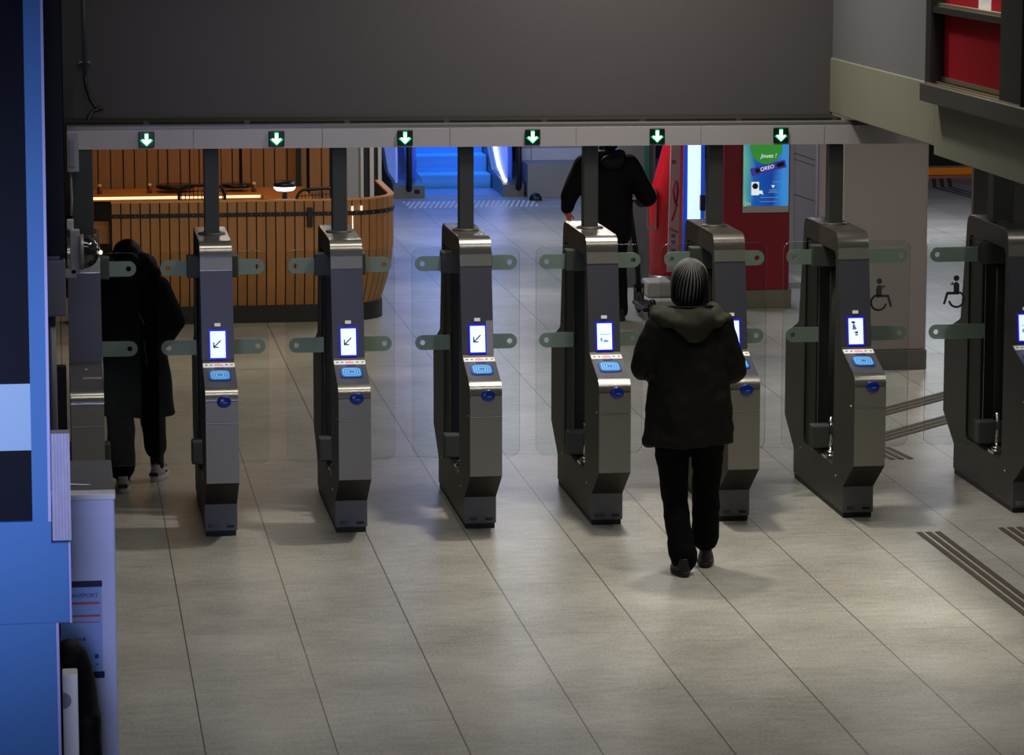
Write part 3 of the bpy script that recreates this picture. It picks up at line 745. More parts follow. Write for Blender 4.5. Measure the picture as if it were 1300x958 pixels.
bm = NB(); box(bm, 2.96, 3.02, -.01, .01, 0.78, 2.6); box(bm, 3.06, 3.10, -.01, .01, .78, 2.6); obj('dark_pane', bm, M('pane_dark', (44, 46, 46), .2), k)

# lamp on the desk
k = thing('table_lamp', 'small mushroom lamp with glowing white rim on the wooden desk', 'lamp', (2.025, 28.55, 1.03))
bm = NB(); lathe(bm, [(.05, 0), (.05, .008), (.022, .012), (.022, .11)], n=20); obj('stem', bm, M('lamp_black', (8, 8, 8), .7, spec=.1), k)
bm = NB(); lathe(bm, [(.03, .100), (.075, .108), (.094, .125), (.097, .142)], n=32); obj('glowing_rim', bm, emis('lamp_white', (255, 250, 245), 3.0), k)
bm = NB(); lathe(bm, [(.097, .142), (.098, .165), (.085, .190), (.05, .197), (.02, .195)], n=32); obj('lamp_cap', bm, M('lamp_cap', (38, 34, 40), .4), k)
# pendants and wires
disc_m = M('pendant_dark', (26, 26, 30), .25, .4)
for i, (x0, x1, lab) in enumerate(((.945, 1.315, 'flat dark ring pendant lamp over the back counter, left one'), (1.56, 1.84, 'flat dark ring pendant lamp over the back counter, right one'))):
    k = thing('pendant_lamp', lab, 'lamp', ((x0 + x1) / 2, 30.4, .985), 0, 'ring pendants over the back counter')
    r = (x1 - x0) / 2
    bm = NB(); lathe(bm, [(r * .6, 0), (r * .95, 0), (r, .012), (r, .026), (r * .95, .034), (r * .6, .034)], n=36); d = obj('lamp_ring', bm, disc_m, k)
    bm = NB(); cyl(bm, (0, 0, .012), (0, 0, .022), r * .62, n=32); obj('diffuser', bm, M('pendant_diffuser', (120, 110, 100), .4), d)
    bm = NB()
    for a in (-1, 1): cyl(bm, (a * r * .97, 0, .02), (a * r * .97, 0, 1.76), .0035, n=6)
    obj('suspension_wires', bm, M('wire_brass', (190, 150, 105), .4, .5), k)
for i, (x, lab) in enumerate(((.42, 'small brown bottle with pale lid at the left end of the back counter'), (.885, 'small dark pump bottle with pale lid left of the ring pendant'), (1.86, 'small pale bottle on the back counter right of the ring pendants'))):
    k = thing('bottle', lab, 'bottle', (x, 30.3, .95), 0, 'small bottles on the back counter')
    bm = NB(); lathe(bm, [(.022, 0), (.024, .005), (.024, .05), (.012, .062), (.012, .066)], n=16); obj('glass_body', bm, M('bottle_brown', (92, 52, 24), .3), k)
    bm = NB(); lathe(bm, [(.017, .066), (.018, .085), (.010, .092)], n=14); obj('lid', bm, M('lid_pale', (232, 190, 150), .5), k)
# chairs
mesh_black = M('chair_black', (15, 14, 15), .6)
def office_chair(label, loc, rz, mesh=True):
    k = thing('office_chair', label, 'chair', loc, rz, 'office chairs behind the desk')
    bm = NB(); box(bm, -.24, .24, -.24, .24, .44, .52, .03, 3); obj('seat', bm, mesh_black, k)
    bm = NB(); fr = [V((x, .22 + .05 * (z - .6), z)) for x, z in rrect(-.21, .21, .58, 1.08, .09, 6)]
    tube(bm, fr + [fr[0]], .014, 8); b = obj('back_frame', bm, mesh_black, k)
    bm = NB()
    for j in range(11):
        x = -.19 + .038 * j; tube(bm, [(x, .225, .62), (x, .245, 1.05)], .004, 6)
    for j in range(10):
        z = .63 + .044 * j; tube(bm, [(-.2, .22 + .05 * (z - .6), z), (.2, .22 + .05 * (z - .6), z)], .004, 6)
    obj('back_mesh', bm, mesh_black, b)
    bm = NB(); cyl(bm, (0, 0, .08), (0, 0, .45), .025); 
    for a in range(5):
        c, s_ = math.cos(a * 2 * PI / 5), math.sin(a * 2 * PI / 5); cyl(bm, (0, 0, .1), (c * .28, s_ * .28, .05), .018, .012, 10); ball(bm, (c * .28, s_ * .28, .028), .028, None, 10)
    obj('base', bm, mesh_black, k)
    for sx in (-1, 1):
        bm = NB(); tube(bm, [(sx * .23, .1, .5), (sx * .26, .1, .7), (sx * .26, -.1, .71)], .014, 8); obj('armrest', bm, mesh_black, k)
office_chair('black mesh office chair behind the desk right of the mushroom lamp', (2.47, 28.98, 0), .5)
office_chair('black office chair top showing beside the left ring pendant', (1.32, 29.45, 0), -.1)
k = thing('wooden_box', 'wooden box shelf left of the slatted desk', 'box', (0, 0, 0))
bm = NB(); box(bm, .10, .47, 28.25, 28.65, .72, .875, .004); obj('shelf_box', bm, wood_desk, k)
bm = NB(); box(bm, .12, .45, 28.28, 28.62, 0, .72); obj('pedestal', bm, dark_back, k)

# ------------------------------------------------------------------ escalator
esteel = M('escalator_steel', (128, 124, 112), .4, .5, .08, 6)
step_m = M('escalator_step', (110, 190, 230), .5)
rubber = M('handrail_rubber', (14, 14, 16), .45)
blue_panel = M('balustrade_blue', (150, 175, 240), .35, emit=(120, 150, 250), es=.45)
blue_dark = M('balustrade_inner_blue', (60, 100, 190), .35, emit=(40, 80, 200), es=.25)
led_white = emis('skirt_led', (235, 235, 255), 2.0)
esc = thing('escalator', 'blue lit escalator rising away beyond the wooden desk', 'escalator', (0, 0, 0))
bm = NB()
for i in range(8):
    y0 = 39.55 + .40 * i; z1 = .20 * (i + 1) - .02
    prism(bm, [(y0, max(0, z1 - .32)), (y0 - .015, z1 - .10), (y0, z1), (y0 + .42, z1), (y0 + .42, max(0, z1 - .2))], 4.44, 5.36, 'x')
obj('steps', bm, step_m, esc)
bm = NB(); nn = 60
for i in range(8):
    y0 = 39.55 + .40 * i; z1 = .20 * (i + 1) - .02
    for j in range(46):
        x = 4.445 + j * .02; box(bm, x, x + .008, y0 - .022, y0, z1 - .15, z1 - .01)
obj('riser_cleats', bm, step_m, esc)['kind'] = 'stuff'
bm = NB(); box(bm, 4.42, 5.38, 38.62, 39.50, 0, .012); obj('comb_plate', bm, M('comb_plate', (176, 176, 186), .35, .5), esc)
def balustrade(x0, x1, hx, outer, inner):
    bm = NB(); P = [(38.52, 0), (38.52, .15), (38.75, .20), (39.5, .24), (43.0, 2.2), (43.0, 0)]
    prism(bm, P, x0, x1, 'x'); b = obj('skirt', bm, esteel, esc)
    bm = NB(); box(bm, hx + .07, hx + .13, 38.513, 38.52, .055, .105); obj('vent', bm, M('vent_black', (12, 12, 12), .6), b)
    P = [(38.62, .18), (38.60, .45), (38.66, .80), (38.80, .92), (39.4, .95), (43.0, 2.95), (43.0, 2.2), (39.5, .235), (38.75, .195)]
    bm = NB(); prism(bm, P, outer - .012, outer + .012, 'x'); obj('outer_panel', bm, blue_panel, esc)
    bm = NB(); prism(bm, [(y + .1, z) for y, z in P], inner - .01, inner + .01, 'x'); obj('inner_panel', bm, blue_dark, esc)
    pts = [(hx, 38.60, .07), (hx, 38.50, .12), (hx, 38.47, .35), (hx, 38.49, .7), (hx, 38.60, .92), (hx, 38.8, 1.0), (hx, 39.4, 1.03), (hx, 43.0, 3.03)]
    bm = NB(); tube(bm, pts, .036, 14); obj('handrail', bm, rubber, esc)
    return b
balustrade(4.04, 4.42, 4.228, 4.09, 4.33)
balustrade(5.37, 5.63, 5.56, 5.43, 5.50)
bm = NB(); tube(bm, [(5.415, 38.60, .19), (5.412, 38.8, .225), (5.40, 39.1, .32), (5.395, 39.3, .45), (5.39, 39.6, .66), (5.385, 41, 1.42)], .022, 8); obj('led_line', bm, led_white, esc)
k = thing('steel_enclosure', 'grey steel box with pale panel above, right of the escalator', 'panel', (0, 0, 0))
bm = NB(); box(bm, 5.655, 6.62, 38.40, 39.2, 0, .40, .004); obj('steel_box', bm, M('enclosure_steel', (150, 150, 144), .4, .35, .05, 3), k)
bm = NB(); box(bm, 5.655, 6.62, 38.95, 39.2, .40, 1.6, .004); obj('pale_panel', bm, M('enclosure_pale', (208, 206, 202), .5), k)
bm = NB(); box(bm, 5.64, 6.62, 38.945, 38.951, .555, .562); box(bm, 5.775, 5.781, 38.945, 38.951, .4, 1.6); obj('panel_joint', bm, M('joint_dark', (90, 90, 90), .6), k)
k = thing('floor_bollard', 'small black round floor stop before the grey steel box', 'floor stop', (5.70, 38.05, 0))
bm = NB(); lathe(bm, [(.075, 0), (.078, .02), (.07, .05), (.045, .085), (.015, .095)], n=24); obj('dome', bm, rubber, k)
bm = NB(); lathe(bm, [(.085, 0), (.085, .008), (.078, .01)], n=24); obj('base_ring', bm, M('ring_grey', (100, 100, 100), .5), k)
k = thing('blue_screen', 'small blue lit screen behind the person in the black jacket', 'screen', (0, 38.6, 0))
bm = NB(); box(bm, 6.70, 7.06, 0, .06, .30, 1.0, .004); obj('casing', bm, M('navy_case', (20, 30, 70), .5), k)
bm = NB(); box(bm, 6.72, 7.04, -.006, .001, .38, .56); obj('lit_face', bm, emis('blue_face', (20, 120, 225), .9), k)
bm = NB(); box(bm, 6.85, 6.93, .01, .05, 0, .31); obj('stand', bm, esteel, k)

# ------------------------------------------------------------------ red column, grey panel, lit panel, red kiosk with poster
red_m = M('red_gloss', (205, 24, 40), .35, 0, .05, 2)
red_dark = M('red_kiosk', (128, 6, 28), .5, 0, .05, 2)
k = thing('red_column', 'glossy red rounded column with pale lettered band and grey foot', 'column', (5.66, 29.55, 0))
def ell(cx, rx, ry, z, n=36): return [V((cx + rx * math.cos(2 * PI * i / n), ry * math.sin(2 * PI * i / n), z)) for i in range(n)]
bm = NB(); rings(bm, [ell(.0, .158, .17, .16), ell(.0, .158, .17, .92), ell(.03, .128, .17, 1.15), ell(.065, .095, .17, 1.40), ell(.075, .085, .17, 1.9)]); obj('red_shell', bm, red_m, k)
bm = NB(); rings(bm, [ell(0, .160, .172, .105), ell(0, .160, .172, .155)]); obj('shadow_gap', bm, M('gap_black', (16, 12, 12), .6), k)
bm = NB(); rings(bm, [ell(0, .15, .162, 0), ell(0, .162, .174, .012), ell(0, .162, .174, .20)]); obj('grey_foot', bm, M('foot_grey', (122, 122, 120), .4, .5), k)
bm = NB(); prism(bm, [(-.020, .24), (.085, .24), (.105, 1.9), (.02, 1.9)], -.19, -.16, 'y'); bd = obj('pale_band', bm, M('band_pale', (196, 176, 176), .5), k)
sq = M('band_red', (150, 20, 50), .5)
bm = NB(); tube(bm, [(.02, -.195, .72), (.05, -.195, .82), (.075, -.195, .98), (.07, -.195, 1.08), (.045, -.195, 1.10), (.03, -.195, 1.0), (.045, -.195, .90), (.07, -.195, .86)], .010, 8); tube(bm, [(-.01, -.195, .66), (.03, -.195, .63), (.08, -.195, .61)], .008, 8); obj('red_script', bm, sq, bd)
bm = NB()
for z in (.30, .36, .42, .50, .56, 1.25): box(bm, .015, .055, -.193, -.189, z, z + .035)
obj('grey_letters', bm, M('band_grey', (110, 100, 105), .5), bd)
bm = NB(); box(bm, -.205, -.19, -.12, -.10, .64, 1.02, .004); box(bm, -.13, -.115, -.15, -.12, .64, 1.02, .004); box(bm, -.205, -.115, -.14, -.10, .635, .66); box(bm, -.205, -.115, -.14, -.10, 1.0, 1.02); obj('steel_handle', bm, chrome, k)
k = thing('grey_panel', 'dark grey panel with greenish glass edge left of the red column', 'panel', (0, 30.1, 0))
bm = NB(); box(bm, 5.30, 5.66, 0, .05, 0, 2.2, .004); obj('panel_board', bm, M('panel_grey', (92, 96, 96), .5), k)
bm = NB(); box(bm, 5.545, 5.60, -.03, 0, 1.00, 2.2, .004); obj('glass_edge', bm, M('teal_glass', (30, 92, 82), .2), k)
k = thing('floor_plinth', 'low pale plinth under the red column', 'plinth', (0, 0, 0))
bm = NB(); box(bm, 5.36, 5.95, 28.75, 29.30, 0.0, .055, .012); box(bm, 5.38, 5.62, 28.95, 29.30, .055, .20, .02); obj('slab', bm, M('plinth_pale', (150, 148, 142), .6), k)
k = thing('lit_panel', 'upright light panel glowing pale blue between red column and red kiosk', 'light panel', (0, 30.2, 0))
bm = NB(); box(bm, 5.93, 6.16, .01, .10, 0, 2.3); obj('panel_case', bm, M('case_blue', (24, 60, 170), .5, emit=(30, 90, 230), es=.35), k)
bm = NB(); box(bm, 5.995, 6.12, 0, .012, .60, 2.25); obj('glowing_face', bm, emis('panel_glow', (190, 215, 255), 1.25), k)
bm = NB(); box(bm, 6.11, 6.16, -.05, 0, .72, .87, .005); obj('control_box', bm, M('ctrl_black', (12, 14, 40), .5), k)
k = thing('red_kiosk', 'dark red vending kiosk on a steel plinth carrying the blue poster', 'kiosk', (0, 28.5, 0))
bm = NB(); box(bm, 5.99, 6.60, 0, .75, .175, 2.3, .006); obj('body', bm, red_dark, k)
bm = NB(); box(bm, 6.595, 6.63, -.01, .75, .45, 2.3, .004); box(bm, 6.55, 6.72, .02, .6, .175, .23); obj('edge_profile', bm, M('edge_silver', (168, 166, 170), .4, .5), k)
bm = NB(); box(bm, 5.99, 6.63, .02, .73, 0, .175, .004); obj('steel_plinth', bm, M('plinth_steel', (140, 134, 118), .4, .6, .1, 5), k)
# poster
p = thing('poster', 'backlit blue and green snack prize poster on the red kiosk', 'poster', (6.373, 28.485, 1.24))
bm = NB(); box(bm, -.215, .215, -.004, .012, -.36, .36, .004); obj('frame', bm, M('poster_frame', (190, 188, 186), .4, .5), p)
def poster_mat():
    m = bpy.data.materials.new('poster_print'); m.use_nodes = True; nt = m.node_tree; b = nt.nodes['Principled BSDF']
    tc = nt.nodes.new('ShaderNodeTexCoord'); sp = nt.nodes.new('ShaderNodeSeparateXYZ'); nt.links.new(tc.outputs['Object'], sp.inputs[0])
    mr = nt.nodes.new('ShaderNodeMapRange'); mr.inputs['From Min'].default_value = -.21; mr.inputs['From Max'].default_value = .21; nt.links.new(sp.outputs[0], mr.inputs['Value'])
    n = nt.nodes.new('ShaderNodeTexNoise'); n.inputs['Scale'].default_value = 5; nt.links.new(tc.outputs['Object'], n.inputs['Vector'])
    ad = nt.nodes.new('ShaderNodeMath'); ad.operation = 'MULTIPLY_ADD'; ad.inputs[1].default_value = .25; nt.links.new(n.outputs['Fac'], ad.inputs[0]); nt.links.new(mr.outputs[0], ad.inputs[2])
    cr = nt.nodes.new('ShaderNodeValToRGB'); e = cr.color_ramp.elements
    e[0].position = .10; e[0].color = rgb((110, 200, 165)); e[1].position = .38; e[1].color = rgb((20, 96, 190)); x = e.new(.75); x.color = rgb((10, 66, 170)); x = e.new(1.0); x.color = rgb((60, 150, 235))
    nt.links.new(ad.outputs[0], cr.inputs[0]); nt.links.new(cr.outputs[0], b.inputs['Base Color']); nt.links.new(cr.outputs[0], b.inputs['Emission Color']); b.inputs['Emission Strength'].default_value = .55
    return m
bm = NB(); box(bm, -.208, .208, -.006, -.003, -.30, .355); sh = obj('print', bm, poster_mat(), p)
def flat(name, polys, mat, parent, y, loc=(0, 0)):
    me = xform(curve_mesh(polys, name, .0006), STAND); o = obj(name, me, mat, parent); o.location = (loc[0], y, loc[1]); return o
g1 = M('poster_green', (60, 150, 60), .5, emit=(60, 160, 60), es=.45)
flat('green_arc', [[(.13 * math.cos(a) * 1.15, .24 + .16 * math.sin(a)) for a in [PI + PI * i / 24 for i in range(25)]] + [(.15, .35), (-.15, .35)]], g1, sh, -.0070)
pw = emis('poster_white', (225, 235, 235), .75)
o = obj('headline', xform(text_mesh('Jouez !', .052, shear=.2), STAND), pw, sh, (.02, -.0085, .155))
R12 = Matrix.Rotation(math.radians(-14), 4, 'Y')
pk = M('pack_violet', (60, 54, 150), .5, emit=(80, 70, 190), es=.35)
me = xform(curve_mesh([rrect(-.165, .165, -.036, .036, .006)], 'pack', .001), STAND); me.transform(R12); o = obj('snack_pack', me, pk, sh, (.02, -.0085, .045))
me = xform(text_mesh('OREO', .048, shear=.1), STAND); me.transform(R12); obj('pack_lettering', me, pw, sh, (.008, -.0105, .045))
bk = M('cookie_black', (30, 26, 24), .5)
me = NB()
for cx, cz in ((-.10, -.022), (.095, .026), (.125, .034)):
    t_ = xform(curve_mesh([[(cx + .022 * math.cos(a), cz + .022 * math.sin(a)) for a in [2 * PI * i / 20 for i in range(20)]]], 'c', .0006), STAND); me.from_mesh(t_); bpy.data.meshes.remove(t_)
obj('cookies', me, bk, sh, (.02, -.0112, .045))
flat('console', [rrect(-.035, .035, -.06, .06, .004)], pw, sh, -.0085, (-.10, -.14))
flat('console_grille', [[(.027 * math.cos(a), .027 * math.sin(a)) for a in [2 * PI * i / 24 for i in range(24)]]], bk, sh, -.0100, (-.10, -.118))
flat('controller', [[(-.03, -.022), (-.02, .02), (.02, .02), (.03, -.022), (.015, -.01), (-.015, -.01)]], pw, sh, -.0100, (-.055, -.178))
flat('emblem', [[(-.018, .018), (.018, .018), (.0, -.008)], ], pw, sh, -.0085, (.065, -.13))
bm = NB()
for z, a, b_ in ((-.155, .03, .10), (-.168, .035, .095), (-.180, .02, .11), (-.085, .06, .19), (-.225, -.05, .12), (-.262, -.06, .1)): box(bm, a, b_, -.0088, -.0065, z, z + .006)
obj('small_print', bm, M('print_pale', (120, 170, 215), .5, emit=(120, 170, 215), es=.35), sh)
o = obj('corner_lettering', xform(text_mesh("J'm", .045), STAND), M('print_yellow', (225, 205, 80), .5, emit=(225, 205, 80), es=.5), sh, (-.165, -.0085, -.275))

# far right background
k = thing('glass_door', 'grey reflective glass door leaf in pale frame right of the poster', 'door', (0, 32, 0))
bm = NB(); box(bm, 7.44, 7.68, 0, .02, 0, 2.4); d = obj('pane', bm, M('door_glass_grey', (150, 148, 150), .3, .1), k)
bm = NB(); box(bm, 7.675, 7.715, -.02, .03, 0, 2.4, .004); box(bm, 7.425, 7.445, -.02, .03, 0, 2.4, .004); obj('frame', bm, M('door_frame_pale', (178, 172, 176), .45), k)
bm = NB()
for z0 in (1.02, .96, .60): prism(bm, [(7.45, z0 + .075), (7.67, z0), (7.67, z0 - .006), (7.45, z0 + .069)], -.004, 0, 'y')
obj('reflected_lines', bm, M('reflection_dark', (52, 48, 52), .5), d)  # diagonal reflections in the glass, drawn as dark strips
bm = NB(); box(bm, 7.70, 7.90, 31.8, 32.0, 0, 2.75); struct('trim_4', bm, M('post_black', (12, 13, 12), .6))
k = thing('orange_barrier', 'low orange rail under dark wall on the far floor at right', 'barrier', (0, 40.35, 0))
bm = NB(); box(bm, 10.2, 13.5, 0, .08, 0.01, .105, .01); obj('rail', bm, M('orange_paint', (205, 118, 20), .5, emit=(205, 110, 10), es=.12), k)
bm = NB(); box(bm, 10.2, 13.5, -.01, .09, .105, .125, .004); obj('cap', bm, M('orange_cap', (150, 130, 100), .5), k)
bm = NB(); box(bm, 10.2, 13.5, .1, .2, 0, .42); obj('dark_backing', bm, M('ramp_dark', (34, 32, 28), .8), k)

# ------------------------------------------------------------------ people
skin = M('skin', (176, 112, 92), .55)
skin_red = M('skin_reddish', (170, 84, 72), .55)
def limb(bm, pts, rad, n=16):
    """tapered limb through joints, with balls at the joints"""
    P = [V(p) for p in pts]; dense, rr = [], []
    for i in range(len(P) - 1):
        for k in range(4):
            t = k / 4; dense.append(P[i].lerp(P[i + 1], t)); rr.append(rad[i] + (rad[i + 1] - rad[i]) * t)
    dense.append(P[-1]); rr.append(rad[-1])
    tube(bm, dense, rr, n)
    for p, r in zip(P, rad): ball(bm, p, r * 1.0, None, 14)
def torso(bm, secs, n=24):
    rings(bm, [[V((cx + rx * math.cos(2 * PI * k / n), cy + ry * math.sin(2 * PI * k / n), z)) for k in range(n)] for z, cx, cy, rx, ry in secs])
def hand(bm, wrist, d, palm_n, thumb_side, curl=.5, s=1.0):
    """palm and five separate bent fingers; d = direction of the hand, palm_n = way the palm faces"""
    w = V(wrist); d = V(d).normalized(); pn = V(palm_n); pn = (pn - d * pn.dot(d)).normalized(); side = d.cross(pn).normalized() * thumb_side
    k = w + d * .085 * s
    limb(bm, [w - d * .02, w + d * .03 * s], [.026 * s, .03 * s], 12)
    for j, off in enumerate((.030, .010, -.010, -.029)):
        b = k + side * off * s; L = (.072, .080, .074, .058)[j] * s
        limb(bm, [w + d * .02 * s + side * off * .6 * s, b], [.017 * s, .0125 * s], 10)
        a0, a1, a2 = .35 * curl, 1.0 * curl, 1.7 * curl
        p1 = b + (d * math.cos(a0) + pn * math.sin(a0)) * L * .45
        p2 = p1 + (d * math.cos(a1) + pn * math.sin(a1)) * L * .32
        p3 = p2 + (d * math.cos(a2) + pn * math.sin(a2)) * L * .25
        limb(bm, [b, p1, p2, p3], [.0105 * s, .0095 * s, .0088 * s, .0075 * s], 8)
    t0 = w + d * .025 * s + side * .024 * s; t1 = t0 + (side * .75 + d * .6 + pn * .3).normalized() * .038 * s; t2 = t1 + (d * .85 + side * .25 + pn * .35).normalized() * .034 * s
    limb(bm, [t0, t1, t2], [.015 * s, .012 * s, .0095 * s], 8)
def head(bm, c, yaw=0.0, pitch=0.0, s=1.0):
    R = Matrix.Translation(V(c)) @ Euler((pitch, 0, yaw)).to_matrix().to_4x4() @ Matrix.Scale(s, 4)
    t = bmesh.new()
    ball(t, (0, -.012, .02), (.077, .097, .098), None, 24); ball(t, (0, .030, -.045), (.056, .062, .070), None, 20)
    ball(t, (0, .062, -.085), (.032, .028, .024)); ball(t, (0, .094, -.022), (.013, .020, .022)); ball(t, (0, .088, -.002), (.009, .014, .028))
    for sx in (-1, 1):
        ball(t, (sx * .079, -.008, -.012), (.010, .020, .032)); ball(t, (sx * .032, .078, .008), (.015, .010, .009)); ball(t, (sx * .034, .080, .026), (.022, .010, .006)); ball(t, (sx * .042, .062, -.028), (.022, .02, .022))
    ball(t, (0, .086, -.056), (.024, .010, .006)); ball(t, (0, .085, -.066), (.020, .010, .006))
    merge(bm, t, None, R)
def foot(bm, ankle, d, s=1.0, pitch=0.0):
    a = V(ankle); d = V((d[0], d[1], 0)).normalized()
    R = Matrix.Translation(a) @ Matrix.Rotation(math.atan2(-d.x, d.y), 4, 'Z') @ Matrix.Rotation(pitch, 4, 'X')
    t = bmesh.new(); ball(t, (0, -.02, -.03), (.034, .045, .045)); ball(t, (0, .075, -.045), (.040, .10, .030)); ball(t, (0, .13, -.05), (.042, .055, .024))
    bmesh.ops.scale(t, vec=(.78, .86, .8), verts=t.verts); merge(bm, t, None, R)
def shoe_mesh(name, sole=.028):
    """sneaker/shoe: heel at y=-.095, toe at +.19, sole on z=0; material 0 upper, 1 sole"""
    bm = NB(); n = 20
    def ring(z, k, top=False):
        out = []
        for i in range(n):
            a = 2 * PI * i / n; x = math.cos(a); y = math.sin(a)
            ln = .155 if y > 0 else .115; wd = .049 if y > 0 else .041
            out.append(V((x * wd * k * (1 - .12 * y), .02 + y * ln * (.5 + .5 * k) - (.0 if not top else .0), z)))
        return out
    t = NB(); rings(t, [ring(0, .97), ring(.006, 1.03), ring(sole, 1.03), ring(sole + .004, .98)]); merge(bm, t, 1)
    t = NB()
    secs = [ring(sole, .97)]
    for z, k, y1 in ((.045, .97, .165), (.062, .90, .13), (.078, .80, .085), (.095, .76, .03), (.108, .74, .005)):
        row = []
        for i in range(n):
            a = 2 * PI * i / n; x = math.cos(a) * .047 * k; yy = math.sin(a)
            y = -.005 + (yy * (y1 + .005) if yy > 0 else yy * .088)
            row.append(V((x, y, z)))
        secs.append(row)
    rings(t, secs); merge(bm, t, 0)
    return to_mesh(bm, name)

def build_body(J, sk, name, label):
    bm = NB()
    head(bm, J['head'], J.get('yaw', 0), J.get('pitch', 0))
    limb(bm, [J['neck'], V(J['head']) + V((0, -.01, -.05))], [.052, .050], 16)
    c = V(J['chest']); p = V(J['pelvis'])
    torso(bm, [(p.z - .10, p.x, p.y, .10, .09), (p.z - .04, p.x, p.y, .150, .105), (p.z + .10, (p.x * 2 + c.x) / 3, (p.y * 2 + c.y) / 3, .135, .095), (c.z - .06, c.x, c.y, .150, .105), (c.z + .08, c.x, c.y, .155, .095), (J['neck'][2] - .02, J['neck'][0], J['neck'][1], .07, .06)])
    for s in 'LR':
        limb(bm, [J['sh' + s], J['el' + s], J['wr' + s]], [.050, .038, .026])
        hd = V(J['wr' + s]) - V(J['el' + s]); hd = V(J.get('hd' + s, hd))
        hand(bm, J['wr' + s], hd, J.get('pn' + s, (0, 0, -1)), J.get('ts' + s, 1), J.get('curl' + s, .5))
        limb(bm, [J['hip' + s], J['kn' + s], J['an' + s]], [.080, .052, .036])
        foot(bm, J['an' + s], J.get('toe' + s, (0, 1)), 1, J.get('fp' + s, 0))
    me = blob(bm, .0058, name, 2)
    return tag(obj(name, me, sk), label, 'person')

# ---- man in beanie, seen from behind, walking to the gates
ox, oy = 3.56, 17.86
J = dict(pelvis=(0, 0, .93), chest=(0, .0, 1.30), neck=(.0, .02, 1.49), head=(.003, .05, 1.675), pitch=-.05,
         shL=(-.175, .0, 1.42), shR=(.175, .0, 1.42), elL=(-.262, .02, 1.17), elR=(.258, .02, 1.15), wrL=(-.13, .24, 1.16), wrR=(.14, .25, 1.17),
         pnL=(1, 0, -.3), pnR=(-1, 0, -.3), tsL=1, tsR=-1, curlL=.9, curlR=.9,
         hipL=(-.09, 0, .90), hipR=(.10, 0, .90), knL=(-.072, .02, .49), knR=(.118, .10, .49), anL=(-.045, -.10, .085), anR=(.128, .12, .10), toeL=(-.08, 1), toeR=(.22, 1))
man = build_body(J, skin, 'person', 'person in grey beanie and dark hooded jacket walking to the gates, seen from behind')
man.location = (ox, oy, 0)
jk = M('jacket_dark_olive', (24, 24, 22), .6, 0, .12, 5, .12, 120, spec=.12)
hood_m = M('hood_olive', (52, 51, 42), .75, 0, .15, 6, .12, 120, spec=.12)
tr_m = M('trousers_black', (7, 7, 8), .85, 0, .1, 6, spec=.12)
bm = NB()
torso(bm, [(.74, 0, .0, .258, .165), (.80, 0, .0, .254, .165), (.95, 0, 0, .247, .160), (1.10, 0, 0, .232, .152), (1.25, 0, 0, .228, .148), (1.38, 0, 0, .215, .135), (1.45, 0, .0, .170, .115), (1.52, 0, .02, .085, .08)], 32)
for s, sg in (('L', -1), ('R', 1)):
    e = V(J['el' + s]); sh = V(J['sh' + s]); w = V(J['wr' + s])
    limb(bm, [sh + V((sg * .0, 0, -.01)), sh.lerp(e, .5) + V((sg * .006, 0, 0)), e + V((0, 0, .015)), e.lerp(w, .85)], [.092, .085, .080, .058])
jm = blob(bm, .011, 'jacket', 5, .018, 5.5, 3)
noise_push(jm, .010, 15, 9)
obj('jacket', jm, jk, man)
bm = NB()
for k in range(14):   # draped hood: a thick horseshoe collar and a hanging pouch
    a = PI * (.02 + .96 * k / 13); x = -.155 * math.cos(a); y = .05 - .155 * math.sin(a)
    ball(bm, (x, y, 1.495 - .02 * math.sin(a)), (.062, .062, .052), None, 14)
ball(bm, (0.0, -.115, 1.45), (.135, .075, .085)); ball(bm, (.0, -.13, 1.40), (.075, .05, .055)); ball(bm, (-.11, -.06, 1.46), (.085, .085, .055)); ball(bm, (.11, -.06, 1.455), (.085, .085, .055))
ball(bm, (.175, -.02, 1.475), (.065, .07, .035)); ball(bm, (-.160, -.01, 1.485), (.065, .075, .04))
hm = blob(bm, .010, 'hood', 5, .026, 11, 21); obj('hood', hm, hood_m, man)
bm = NB(); pts = []
for k in range(21):
    a = PI * (-.06 + 1.12 * k / 20); pts.append((-.165 * math.cos(a), .045 - .115 * math.sin(a), 1.548 - .012 * math.sin(a) - .07 * max(0, abs(math.cos(a)) - .75) / .25))
tube(bm, pts, .009, 8); obj('hood_edge', bm, jk, man)
bm = NB()
limb(bm, [(-.098, 0, .86), (-.086, .0, .58), (-.074, .0, .40), (-.042, -.09, .105)], [.112, .088, .077, .080]); limb(bm, [(.105, 0, .86), (.122, .05, .58), (.127, .09, .40), (.126, .10, .165)], [.112, .088, .079, .076])
ball(bm, (0, 0, .86), (.175, .13, .13)); limb(bm, [(-.04, -.10, .13), (-.036, -.10, .08)], [.076, .070]); 
tm = blob(bm, .010, 'trousers', 4, .010, 9, 4); noise_push(tm, .005, 22, 2); obj('trousers', tm, tr_m, man)
sh_m = [M('shoe_black', (13, 13, 14), .5), M('shoe_sole_black', (20, 20, 20), .6)]
sme = shoe_mesh('shoe'); 
for m in sh_m: sme.materials.append(m)
o = obj('shoe', sme, sh_m, man); o.location = (-.052, -.095, 0); o.rotation_euler = (0, 0, .06); 
o = obj('shoe', sme, sh_m, man); o.location = (.135, .13, .0); o.rotation_euler = (0, 0, -.22)
